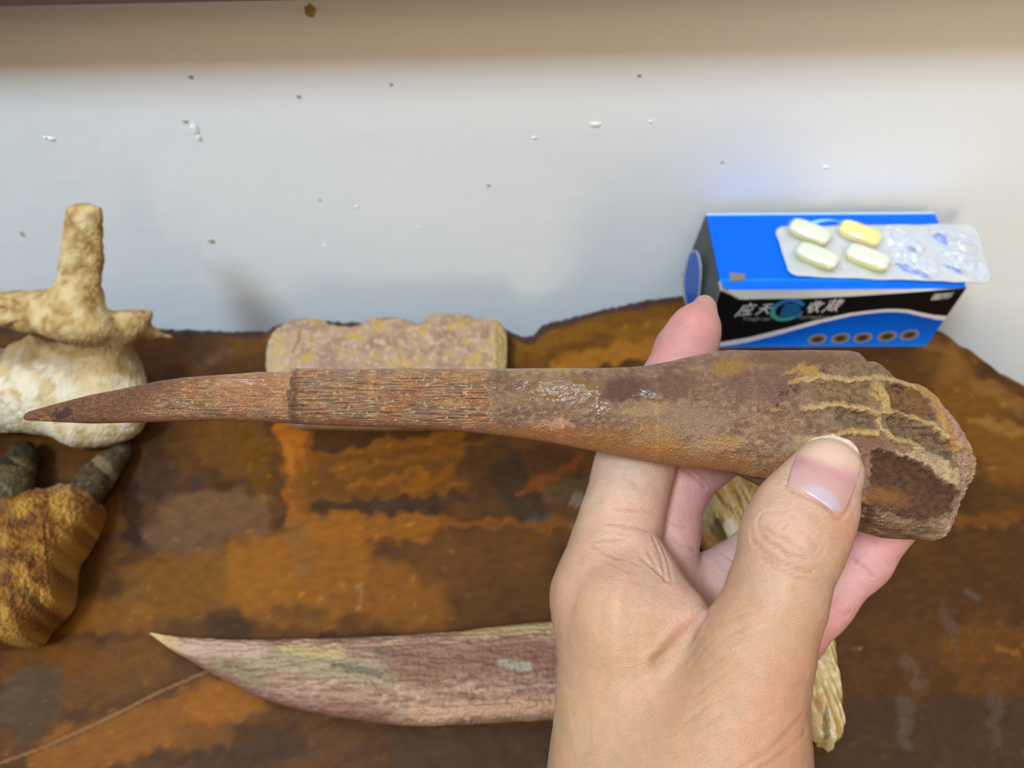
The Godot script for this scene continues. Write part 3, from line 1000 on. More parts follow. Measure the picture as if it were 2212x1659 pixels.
func fossil_paint(x: float, y: float, front: bool) -> Color:
	var p := warp(x, y)
	var n := fbm.get_noise_2d(x * 0.012, y * 0.02)
	var n2 := noise.get_noise_2d(x * 0.05, y * 0.07)
	var fine := noise.get_noise_2d(x * 0.22, y * 0.22)
	var top := curve_at(f_top, x)
	var bot := curve_at(f_bot, x)
	var v := (y - top) / maxf(bot - top, 1.0)
	# the sandy brown of the thick part
	var c := rgb(150, 116, 92).lerp(rgb(128, 94, 76), clampf(0.5 + n * 1.4, 0, 1)).lerp(rgb(176, 144, 112), clampf(n2 * 0.9, 0, 0.6))
	c = c.lerp(rgb(190, 160, 124), smoothstep(0.35, 0.8, fine) * 0.45)
	if x < 1120:
		# streaked shaft
		var much := clampf(0.55 + 1.2 * noise.get_noise_2d(x * 0.010 + 60.0, y * 0.035), 0.1, 1.0)
		var s1 := noise.get_noise_2d(x * 0.011, y * 0.15) * much + 0.5 * n2 + 0.35 * fine
		var s2 := (noise.get_noise_2d(x * 0.03 + 20.0, y * 0.26) + 0.45 * fine) * lerpf(0.55, 1.0, much)
		var s := rgb(154, 108, 76).lerp(rgb(192, 146, 102), clampf(0.5 + s1 * 0.9, 0, 1)).lerp(rgb(150, 118, 98), clampf(0.25 + n * 1.8, 0, 0.85))
		s = s.lerp(rgb(172, 96, 52), clampf(noise.get_noise_2d(x * 0.009 + 9.0, y * 0.03) * 1.3, 0, 0.42))
		if s2 > 0.2:
			s = s.lerp(rgb(232, 190, 142), smoothstep(0.2, 0.6, s2) * 0.85)
		if x > 640 and x < 1060 and noise.get_noise_2d(x * 0.008 + 3.0, y * 0.24 + 7.0) > 0.42 and v > 0.12 and v < 0.85:
			s = s.lerp(rgb(74, 58, 58), 0.75 * smoothstep(0.42, 0.56, noise.get_noise_2d(x * 0.008 + 3.0, y * 0.24 + 7.0)))
		if x > 330 and x < 640 and noise.get_noise_2d(x * 0.012 + 3.0, y * 0.3 + 17.0) > 0.52 and v > 0.3:
			s = s.lerp(rgb(80, 60, 50), 0.6)
		if x > 480 and x < 640 and v < 0.75:
			var net := absf(noise.get_noise_2d(x * 0.07, y * 0.085 + 30.0))
			s = s.lerp(rgb(240, 206, 170), (1.0 - smoothstep(0.02, 0.10, net)) * 0.6)
			s = s.lerp(rgb(226, 150, 104), 0.25)
		if noise.get_noise_2d(x * 0.07 + 90.0, y * 0.085) + 0.3 * fine > 0.68 and x > 360:
			s = s.lerp(rgb(250, 212, 164), 0.9)
		# the weathered tip
		var tip := 1.0 - smoothstep(300.0, 450.0, p.x + (v - 0.4) * 160.0)
		var t := rgb(136, 90, 62).lerp(rgb(110, 74, 58), clampf(0.5 + n2, 0, 1)).lerp(rgb(164, 116, 84), smoothstep(0.1, 0.7, fine) * 0.7)
		if line_dist(p, PackedVector2Array([Vector2(138, 896), Vector2(160, 890)])) < 11.0:
			t = t.lerp(rgb(70, 52, 52), 0.8)
		if line_dist(p, PackedVector2Array([Vector2(92, 904), Vector2(112, 907)])) < 3.5:
			t = rgb(218, 172, 104)
		s = s.lerp(t, tip)
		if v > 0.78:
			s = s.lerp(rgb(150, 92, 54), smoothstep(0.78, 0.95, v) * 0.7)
		if absf(p.x - 648.0) < 14.0:
			s = s.lerp(rgb(112, 76, 62), 0.7 * (1.0 - smoothstep(6.0, 14.0, absf(p.x - 648.0))))
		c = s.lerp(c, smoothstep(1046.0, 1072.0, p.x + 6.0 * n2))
	# amber and purple stains of the middle
	for e in [[1215, 838, 86, 30, 150, 108, 62, 0.9], [1180, 800, 130, 10, 196, 162, 108, 0.7], [1345, 842, 62, 34, 104, 74, 66, 0.9], [1440, 830, 60, 30, 122, 88, 76, 0.75], [1565, 795, 42, 24, 172, 128, 68, 0.85], [1620, 830, 90, 40, 124, 92, 82, 0.7], [1480, 905, 80, 40, 162, 132, 110, 0.7], [1300, 940, 60, 22, 158, 104, 52, 0.8],
			[1180, 930, 80, 14, 166, 96, 54, 0.85], [1190, 914, 50, 12, 206, 160, 126, 0.6], [1400, 940, 60, 34, 172, 130, 78, 0.7], [1420, 968, 90, 18, 168, 120, 60, 0.7], [1540, 950, 56, 18, 190, 148, 96, 0.6], [1700, 775, 130, 20, 130, 90, 64, 0.7], [1500, 970, 40, 26, 166, 142, 122, 0.5], [1720, 960, 50, 30, 206, 170, 122, 0.7], [1690, 1000, 60, 30, 168, 110, 58, 0.8], [1840, 945, 50, 26, 140, 100, 84, 0.8], [1380, 880, 60, 20, 178, 146, 108, 0.6]]:
		var u := Vector2((p.x - e[0]) / e[2], (p.y - e[1]) / e[3]).length()
		if u < 1.15:
			c = c.lerp(rgb(e[4], e[5], e[6]), (1.0 - smoothstep(0.55, 1.15, u)) * float(e[7]))
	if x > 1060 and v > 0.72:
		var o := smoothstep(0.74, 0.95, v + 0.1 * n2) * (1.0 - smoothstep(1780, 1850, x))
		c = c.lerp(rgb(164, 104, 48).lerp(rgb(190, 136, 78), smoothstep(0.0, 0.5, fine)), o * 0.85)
	if not front:
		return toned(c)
	if x > 1640:
		for e in f_cavity:
			var d := poly_sd(p, e[0])
			if d < 3.0:
				c = c.lerp(rgb(e[2], e[3], e[4]).lerp(rgb(96, 72, 50), clampf(n2 * 1.2, 0, 0.7)), smoothstep(3.0, -5.0, d) * 0.9)
		if poly_sd(p, f_white) < 0.0:
			c = rgb(214, 184, 146).lerp(rgb(176, 140, 104), clampf(n2 * 1.3 + fine * 0.5, 0, 1))
		var dr := poly_sd(p, f_rim)
		if dr < 4.0:
			c = c.lerp(rgb(206, 162, 138).lerp(rgb(166, 122, 102), clampf(n2 * 1.2 + fine * 0.6, 0, 1)).lerp(rgb(214, 172, 116), clampf(n * 1.5, 0, 0.45)), smoothstep(4.0, -6.0, dr))
		var df := poly_sd(p, f_facet)
		if df < 2.0:
			var f := rgb(106, 70, 46).lerp(rgb(84, 56, 40), clampf(0.5 + n2, 0, 1))
			f = f.lerp(rgb(168, 112, 60), (1.0 - smoothstep(6.0, 30.0, absf(p.y - 1066.0 - (p.x - 1900.0) * 0.18))) * 0.5 * (1.0 - smoothstep(1880, 1960, p.x)))
			c = c.lerp(f, smoothstep(2.0, -4.0, df))
		var dl := poly_sd(p, f_ledge)
		if dl < 2.0:
			var st := noise.get_noise_2d(x * 0.03, (y - 0.2 * x) * 0.25)
			c = c.lerp(rgb(150, 112, 76).lerp(rgb(104, 72, 48), clampf(0.5 + st * 1.2, 0, 1)).lerp(rgb(190, 156, 108), clampf((x - 1950.0) / 120.0, 0, 0.6)), smoothstep(2.0, -4.0, dl))
		for e in f_veins:
			var w: float = float(e[1]) * (1.45 + 0.6 * noise.get_noise_2d(x * 0.07, y * 0.07 + 8.0))
			var d := line_dist(p.lerp(Vector2(x, y), 0.55), e[0])
			if d < w:
				c = c.lerp(rgb(e[2], e[3], e[4]).lerp(rgb(188, 140, 84), clampf(n2 + fine * 0.6, 0, 0.8)), smoothstep(w, w * 0.5, d))
		for e in [[1760, 805, 8], [1650, 872, 8], [1665, 850, 10], [1690, 838, 10], [1920, 838, 12], [1800, 862, 8], [1740, 840, 7]]:
			if Vector2(p.x - e[0], p.y - e[1]).length() < float(e[2]) and n2 + fine > 0.0:
				c = c.lerp(rgb(58, 42, 36), 0.75)
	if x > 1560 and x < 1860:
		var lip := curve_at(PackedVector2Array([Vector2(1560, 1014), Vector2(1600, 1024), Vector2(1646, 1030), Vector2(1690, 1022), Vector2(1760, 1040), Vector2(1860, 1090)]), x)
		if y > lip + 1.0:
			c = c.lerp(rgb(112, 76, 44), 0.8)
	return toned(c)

func toned(c: Color) -> Color:
	var k := 1.55
	var m := maxf(c.r, maxf(c.g, c.b)) * k
	if m > 0.6:
		k *= (0.6 + 0.34 * (1.0 - exp(-(m - 0.6) / 0.34))) / m
	return Color(c.r * k, c.g * k, c.b * k)


# ------------------------------------------------------------------ the hand
var hand: Field
var crease_lines := []    # [points, centre, reach, width, depth]
var tones := []           # [centre, 1 / radius^2, colour]

func hand_field() -> Field:
	var f := Field.new()
	f.hard = 0.9
	# palm, wrist and forearm
	var g := f.group(12.0)
	f.bone(g, cmm(1318, 1300, 197), 12.5, cmm(1335, 1700, 190), 16.5)
	f.bone(g, cmm(1430, 1285, 213), 11.5, cmm(1430, 1720, 197), 20.0)
	f.bone(g, cmm(1535, 1300, 219), 9.5, cmm(1490, 1720, 204), 19.0)
	f.bone(g, cmm(1640, 1450, 226), 9.5, cmm(1545, 1720, 213), 18.0)
	f.bone(g, cmm(1400, 1420, 190), 14.0, cmm(1450, 1760, 186), 24.0)
	f.bone(g, cmm(1450, 1760, 188), 25.0, cmm(1470, 2300, 176), 29.0)
	# thumb with its ball
	g = f.group(5.0, 7.0)
	f.bone(g, cmm(1713, 1165, 174), 10.6, cmm(1745, 1100, 176), 9.9, Vector3(-0.25, 0.1, 1), 1.22)
	f.bone(g, cmm(1745, 1100, 176), 9.9, cmm(1786, 1022, 178), 8.1, Vector3(-0.25, 0.1, 1), 1.4)
	f.bone(g, cmm(1713, 1165, 174), 10.6, cmm(1674, 1300, 174), 10.2)
	f.bone(g, cmm(1674, 1300, 174), 10.2, cmm(1626, 1420, 174), 12.2)
	f.bone(g, cmm(1626, 1420, 174), 12.2, cmm(1540, 1700, 176), 23.5)
	# index finger
	g = f.group(2.6, 7.0)
	f.bone(g, cmm(1300, 1290, 197), 12.6, cmm(1368, 1015, 209), 10.3)
	f.bone(g, cmm(1368, 1015, 209), 10.3, cmm(1452, 830, 217), 8.8)
	f.bone(g, cmm(1452, 830, 217), 8.8, cmm(1481, 758, 218), 8.3)
	f.bone(g, cmm(1481, 758, 218), 8.3, cmm(1502, 710, 219), 6.9)
	f.bone(g, cmm(1502, 710, 219), 6.9, cmm(1522, 665, 220), 3.4)
	# middle finger
	g = f.group(4.0, 5.0)
	f.bone(g, cmm(1412, 1280, 211), 10.0, cmm(1438, 1150, 215), 8.8)
	f.bone(g, cmm(1438, 1150, 215), 8.8, cmm(1466, 1045, 219), 8.1)
	f.bone(g, cmm(1466, 1045, 219), 8.1, cmm(1590, 955, 223), 7.5)
	f.bone(g, cmm(1590, 955, 223), 7.5, cmm(1690, 880, 219), 6.6)
	# ring finger
	g = f.group(4.0, 5.0)
	f.bone(g, cmm(1540, 1266, 218), 9.2, cmm(1652, 1194, 226), 8.5)
	f.bone(g, cmm(1652, 1194, 226), 8.5, cmm(1775, 1085, 227), 7.8)
	f.bone(g, cmm(1775, 1085, 227), 7.8, cmm(1860, 985, 220), 6.8)
	# little finger
	g = f.group(4.0, 5.0)
	f.bone(g, cmm(1648, 1452, 230), 10.2, cmm(1772, 1296, 227), 8.8)
	f.bone(g, cmm(1772, 1296, 227), 8.8, cmm(1858, 1208, 224), 8.0)
	f.bone(g, cmm(1858, 1208, 224), 8.0, cmm(1944, 1114, 216), 6.8)
	# the fold of skin between thumb and index finger
	g = f.group(5.0, 9.0)
	f.bone(g, cmm(1362, 1190, 197), 8.0, cmm(1458, 1318, 187), 5.6)
	f.bone(g, cmm(1360, 1330, 188), 13.0, cmm(1482, 1348, 183), 6.0)
	return f

func build_hand() -> void:
	hand = hand_field()
	# creases: half width mm, depth mm, then points in sight-line pixels that are laid on the skin
	for e in [
		# thumb knuckle
		[0.5, 0.26, 1649, 1137, 1659, 1147, 1678, 1159, 1699, 1168, 1718, 1180, 1728, 1185], [0.5, 0.22, 1638, 1120, 1639, 1142, 1652, 1163, 1678, 1184, 1701, 1202], [0.5, 0.22, 1624, 1166, 1642, 1184, 1666, 1203, 1692, 1217, 1722, 1229, 1753, 1236],
		[0.5, 0.20, 1732, 1149, 1750, 1163, 1762, 1180, 1760, 1191], [0.45, 0.16, 1765, 1205, 1779, 1193, 1782, 1180], [0.4, 0.20, 1689, 1144, 1694, 1138, 1701, 1133], [0.4, 0.16, 1710, 1112, 1720, 1117, 1727, 1123], [0.5, 0.2, 1647, 1206, 1682, 1229, 1722, 1248, 1765, 1257], [0.5, 0.14, 1655, 1240, 1690, 1258, 1730, 1272],
		[0.5, 0.14, 1638, 1120, 1648, 1108, 1664, 1102, 1690, 1104], [0.45, 0.18, 1742, 1132, 1766, 1152, 1780, 1176], [0.45, 0.2, 1670, 1172, 1690, 1188, 1715, 1200, 1742, 1206], [0.4, 0.14, 1625, 1140, 1622, 1155, 1628, 1172],
		[0.4, 0.10, 1716, 1090, 1740, 1100, 1770, 1118, 1790, 1140], [0.4, 0.10, 1700, 1080, 1690, 1100, 1680, 1130],
		# index base
		[0.5, 0.28, 1330, 1098, 1370, 1102, 1415, 1108], [0.5, 0.30, 1310, 1130, 1350, 1135, 1395, 1145], [0.45, 0.2, 1280, 1172, 1310, 1166, 1345, 1166], [0.45, 0.22, 1275, 1178, 1330, 1205, 1380, 1222],
		[0.4, 0.15, 1310, 1210, 1345, 1230, 1380, 1240], [0.4, 0.12, 1300, 1240, 1350, 1252, 1400, 1262], [0.4, 0.12, 1310, 1270, 1360, 1285], [0.5, 0.14, 1340, 1000, 1350, 1030, 1380, 1050],
		# fans at the web
		[0.5, 0.35, 1385, 1205, 1415, 1230, 1445, 1258], [0.5, 0.3, 1410, 1160, 1428, 1200, 1438, 1255], [0.45, 0.3, 1425, 1170, 1445, 1220, 1450, 1258], [0.5, 0.3, 1400, 1190, 1425, 1240],
		[1.5, 0.75, 1522, 1332, 1490, 1358, 1462, 1384, 1440, 1408, 1420, 1430], [1.0, 0.16, 1420, 1432, 1400, 1452, 1375, 1470], [1.0, 0.14, 1440, 1412, 1410, 1425, 1380, 1440],
		[0.4, 0.14, 1330, 1380, 1380, 1378, 1430, 1372], [0.4, 0.14, 1340, 1410, 1390, 1404, 1440, 1392], [0.4, 0.12, 1330, 1430, 1380, 1428], [0.4, 0.12, 1310, 1350, 1370, 1352, 1430, 1350],
		# ball of the thumb
		[0.5, 0.18, 1530, 1440, 1560, 1420, 1610, 1400], [0.5, 0.18, 1500, 1500, 1540, 1470, 1590, 1440], [0.5, 0.18, 1480, 1560, 1530, 1520, 1580, 1500], [0.5, 0.16, 1500, 1580, 1560, 1540, 1620, 1530], [0.6, 0.2, 1600, 1659, 1660, 1620, 1710, 1570, 1735, 1540], [0.6, 0.2, 1640, 1659, 1700, 1620, 1740, 1580], [0.5, 0.15, 1560, 1600, 1620, 1570, 1680, 1540], [0.5, 0.15, 1550, 1390, 1590, 1360, 1640, 1340], [0.5, 0.14, 1570, 1340, 1620, 1320, 1680, 1316], [0.5, 0.14, 1490, 1440, 1520, 1400, 1560, 1370],
		# behind
		[0.6, 0.45, 1478, 1012, 1500, 1030, 1525, 1052], [0.5, 0.35, 1490, 1008, 1515, 1028, 1534, 1048], [0.5, 0.3, 1450, 1160, 1470, 1178, 1500, 1188], [0.5, 0.2, 1440, 1120, 1460, 1135, 1485, 1140],
		[0.7, 0.4, 1776, 1294, 1800, 1310, 1830, 1330], [0.6, 0.3, 1782, 1284, 1806, 1300, 1838, 1322], [0.6, 0.35, 1848, 1214, 1866, 1226, 1886, 1246], [0.5, 0.2, 1838, 1205, 1850, 1215], [0.5, 0.25, 1560, 1195, 1580, 1210, 1590, 1220],
		[0.35, 0.14, 1476, 704, 1490, 705, 1512, 715], [0.35, 0.12, 1498, 684, 1508, 688], [0.35, 0.10, 1460, 730, 1480, 725],
		# round the nail
		[0.5, 0.4, 1700, 1046, 1712, 1060, 1745, 1074, 1790, 1100, 1814, 1122, 1824, 1112, 1842, 1084], [0.4, 0.3, 1700, 1046, 1708, 1020, 1718, 995],
	]:
		var line := PackedVector3Array()
		var mid := Vector3.ZERO
		for i in range(2, e.size(), 2):
			var p := hand.hit(cmm(e[i], e[i + 1], 1.0), 150.0, 262.0)
			line.append(p)
			mid += p
		# points that fell on another finger are left out
		var deep := []
		for p in line:
			deep.append(p.z)
		deep.sort()
		var usual: float = deep[deep.size() / 2]
		var kept := PackedVector3Array()
		mid = Vector3.ZERO
		for p in line:
			if absf(p.z - usual) < 7.0 and (usual > -198.0 or e[3] > 700.0):
				kept.append(p)
				mid += p
		if kept.size() < 2:
			continue
		line = kept
		mid /= line.size()
		var reach := 0.0
		for p in line:
			reach = maxf(reach, p.distance_to(mid))
		crease_lines.append([line, mid, reach + e[0] * 2.6, e[0], e[1]])
	# skin tones by place; palm and little finger painted lighter against the shade
	for e in [[1700, 1400, 168, 24, 208, 160, 126], [1720, 1200, 165, 12, 214, 168, 138], [1690, 1090, 168, 9, 224, 178, 154], [1840, 1090, 172, 7, 230, 180, 156], [1790, 1120, 170, 6, 214, 140, 108], [1370, 1400, 178, 22, 214, 168, 130], [1260, 1250, 186, 14, 216, 166, 134], [1380, 1050, 200, 14, 226, 182, 156], [1420, 1140, 196, 10, 230, 176, 158], [1440, 1270, 184, 10, 232, 182, 168], [1510, 1330, 180, 7, 236, 184, 172],
			[1490, 740, 212, 14, 222, 146, 140], [1545, 700, 214, 6, 226, 166, 150], [1460, 780, 212, 12, 224, 156, 146], [1490, 1060, 212, 12, 226, 156, 150], [1470, 1150, 208, 10, 232, 172, 162], [1540, 1250, 213, 14, 248, 190, 178], [1590, 1190, 218, 10, 246, 200, 186], [1840, 1250, 218, 18, 244, 176, 172], [1930, 1160, 214, 10, 244, 174, 168], [1770, 1400, 224, 14, 236, 162, 152],
			[1300, 1600, 176, 24, 208, 162, 126], [1500, 1560, 168, 18, 206, 154, 118], [1640, 1600, 164, 22, 208, 152, 116], [1470, 1450, 172, 12, 200, 154, 118], [1590, 1330, 166, 10, 204, 158, 122], [1720, 1540, 164, 12, 210, 150, 118], [1190, 1300, 196, 8, 214, 150, 130]]:
		tones.append([cmm(e[0], e[1], e[2]), 1.0 / (e[3] * e[3]), rgb(e[4], e[5], e[6])])
	var skin := painted_mat(0.46)
	skin.metallic_specular = 0.45
	skin.subsurf_scatter_enabled = true
	skin.subsurf_scatter_strength = 0.16
	triplanar(skin, 0.016)
	skin.uv1_scale = Vector3(30, 78, 78)   # fine lines run across the hand
	relief(skin, noise_tex(1024, 0.045, 31, [], FastNoiseLite.TYPE_CELLULAR, 2), 0.014)
	var base := cmm_world(cmm(1460, 1700, 190))
	var o := thing("person", "bare left hand holding the long fossil bone, thumb in front and fingers behind it", "hand", base)
	put("hand", body(hand, 0.68, skin_push, skin_paint, skin, base), o)
	build_nails(o, base)

func skin_push(p: Vector3, n: Vector3) -> float:
	var z := 0.10 * noise.get_noise_3d(p.x * 0.16, p.y * 0.16, p.z * 0.16) + 0.035 * noise.get_noise_3d(p.x * 0.7, p.y * 0.7, p.z * 0.7)
	z += 0.05 * noise.get_noise_3d((p.x * 0.5 + p.y) * 0.9, (p.x - p.y * 0.5) * 0.22, p.z * 0.5) * (1.0 if p.z > -200.0 else 0.4)
	if n.z < -0.6:
		return z
	for e in crease_lines:
		var reach: float = e[2]
		if p.distance_squared_to(e[1]) > reach * reach:
			continue
		var line: PackedVector3Array = e[0]
		var w: float = e[3]
		var d := 1e9
		for i in range(1, line.size()):
			var a := line[i - 1]
			var ab := line[i] - a
			var t := clampf((p - a).dot(ab) / maxf(ab.length_squared(), 1e-9), 0.0, 1.0)
			d = minf(d, p.distance_squared_to(a + ab * t))
		if d < w * w * 6.0:
			z -= float(e[4]) * exp(-d / (w * w)) - float(e[4]) * 0.35 * exp(-pow(sqrt(d) - w * 1.7, 2.0) / (w * w * 0.5))
	return z

func skin_paint(p: Vector3, _n: Vector3) -> Color:
	var c := Color(0, 0, 0)
	var w := 1e-4
	for e in tones:
		var k := exp(-p.distance_squared_to(e[0]) * float(e[1]))
		if k > 1e-5:
			c += e[2] * k
			w += k
	c += rgb(212, 164, 132) * 1e-4
	c = c * (1.0 / w)
	var g := 1.0 + 0.05 * noise.get_noise_3d(p.x * 0.25, p.y * 0.25, p.z * 0.25) + 0.05 * noise.get_noise_3d(p.x * 0.9, p.y * 0.9, p.z * 0.9)
	var r := 1.0 + 0.05 * noise.get_noise_3d(p.x * 0.12 + 40.0, p.y * 0.12, p.z * 0.12)
	# creases painted darker and redder, their shade put into the skin colour
	for e in crease_lines:
		var reach: float = e[2]
		if float(e[4]) < 0.2 or p.distance_squared_to(e[1]) > reach * reach:
			continue
		var line: PackedVector3Array = e[0]
		var d := 1e9
		for i in range(1, line.size()):
			var a := line[i - 1]
			var ab := line[i] - a
			var t := clampf((p - a).dot(ab) / maxf(ab.length_squared(), 1e-9), 0.0, 1.0)
			d = minf(d, p.distance_squared_to(a + ab * t))
		var ww: float = e[3] * 0.8
		c = c.lerp(Color(c.r * 0.84, c.g * 0.66, c.b * 0.6), 0.6 * exp(-d / (ww * ww)))
	return Color(c.r * g * r * 0.68, c.g * g * 0.68, c.b * g * 0.68)

# a nail laid over the finger between its left and right borders, from the cuticle (first) to the free edge (last)
func build_nails(o: Node3D, base: Vector3) -> void:
	var m := painted_mat(0.3)
	m.clearcoat_enabled = true
	m.clearcoat = 0.35
	m.clearcoat_roughness = 0.22
	var left := pts([0, 1703, 0.06, 1702, 0.2, 1707, 0.4, 1716, 0.6, 1723, 0.75, 1730, 0.86, 1742, 0.94, 1760, 1, 1788])
	var left_y := pts([0, 1046, 0.06, 1040, 0.2, 1020, 0.4, 995, 0.6, 980, 0.75, 966, 0.86, 954, 0.94, 945, 1, 940])
	var right_x := pts([0, 1808, 0.06, 1817, 0.2, 1834, 0.4, 1849, 0.6, 1858, 0.75, 1860, 0.86, 1852, 0.94, 1836, 1, 1808])
	var right_y := pts([0, 1113, 0.06, 1106, 0.2, 1085, 0.4, 1052, 0.6, 1018, 0.75, 988, 0.86, 966, 0.94, 950, 1, 941])
	var nu := 40
	var nv := 60
	var v := PackedVector3Array()
	var c := PackedColorArray()
	var idx := PackedInt32Array()
	for side in 2:
		for j in nv + 1:
			var t := float(j) / nv
			var a := Vector2(curve_at(left, t), curve_at(left_y, t))
			var b := Vector2(curve_at(right_x, t), curve_at(right_y, t))
			for i in nu + 1:
				var s := float(i) / nu
				var q := a.lerp(b, s)
				# the cuticle bows towards the hand, the free edge towards the tip
				q += Vector2(-8, 16) * (sin(PI * s) * -0.25 * (1.0 - t) * (1.0 - t)) + Vector2(0, -3) * sin(PI * s) * t * t
				var p := hand.hit(cmm(q.x, q.y, 1.0), 150.0, 195.0)
				if p.z < -181.0:
					p = cmm(q.x, q.y, 181.0)
				var lift := 0.42 * pow(sin(PI * clampf(s * 0.94 + 0.03, 0, 1)), 0.4) - 0.12
				lift += 0.10 * smoothstep(0.8, 1.0, t) - 0.3 * (1.0 - smoothstep(0.0, 0.06, t))
				if side == 1:
					lift -= 0.7
				p -= p.normalized() * lift
				v.append(cmm_world(p))
				var lun := Vector2((q.x - 1768.0) * 0.9 + (q.y - 1085.0) * 0.45, (q.y - 1085.0) * 0.9 - (q.x - 1768.0) * 0.45)
				var col := rgb(212, 158, 152).lerp(rgb(206, 148, 148), smoothstep(0.25, 0.45, t) * (1.0 - smoothstep(0.45, 0.66, t)))
				col = col.lerp(rgb(226, 182, 160), smoothstep(0.42, 0.68, t)).lerp(rgb(222, 198, 170), smoothstep(0.86, 0.95, t + 0.03 * absf(s - 0.5)))
				var l := Vector2(lun.x / 60.0, (lun.y - 12.0) / 50.0).length()
				col = col.lerp(rgb(204, 182, 192), (1.0 - smoothstep(0.75, 1.05, l)) * 0.9)
				c.append(Color(col.r * 0.68, col.g * 0.68, col.b * 0.68))
	var per := (nu + 1) * (nv + 1)
	for j in nv:
		for i in nu:
			var p := j * (nu + 1) + i
			idx.append_array([p, p + nu + 1, p + 1, p + 1, p + nu + 1, p + nu + 2])
			var q := per + p
			idx.append_array([q, q + 1, q + nu + 1, q + 1, q + nu + 2, q + nu + 1])
	for j in nv:
		for i in [0, nu]:
			var p: int = j * (nu + 1) + i
			var q := per + p
			if i == 0:
				idx.append_array([p, q, p + nu + 1, p + nu + 1, q, q + nu + 1])
			else:
				idx.append_array([p, p + nu + 1, q, p + nu + 1, q + nu + 1, q])
	for i in nu:
		for j in [0, nv]:
			var p: int = j * (nu + 1) + i
			var q := per + p
			if j == 0:
				idx.append_array([p, p + 1, q, p + 1, q + 1, q])
			else:
				idx.append_array([p, q, p + 1, p + 1, q, q + 1])
	var nail := put("fingernail", solid(v, idx, m, c, PackedVector2Array(), base), o)
	nail.set_meta("label", "pink thumb nail with a pale moon")
	# the rim of the index finger's nail shows behind its tip
	var g := Field.new()
	g.group(2.0)
	g.bone(0, cmm(1503, 708, 223.6), 5.4, cmm(1522, 660, 222.4), 3.3, Vector3(-0.1, 0.2, 1), 2.8)
	var nm := plain_mat(rgb(228, 190, 168, 0.68), 0.3)
	var rim := put("fingernail", body(g, 0.6, func(_p: Vector3, _n: Vector3) -> float: return 0.0, func(_p: Vector3, _n: Vector3) -> Color: return Color.WHITE, nm, base), o)
	rim.set_meta("label", "index finger nail seen edge on")


# ------------------------------------------------------------------ bones and rocks on the table
func stone_mat(rough: float, tile: float, depth_cm: float, sd: int) -> StandardMaterial3D:
	var m := painted_mat(rough)
	m.metallic_specular = 0.3
	triplanar(m, tile)
	relief(m, noise_tex(512, 0.03, sd, [], FastNoiseLite.TYPE_SIMPLEX_SMOOTH, 4), depth_cm)
	return m

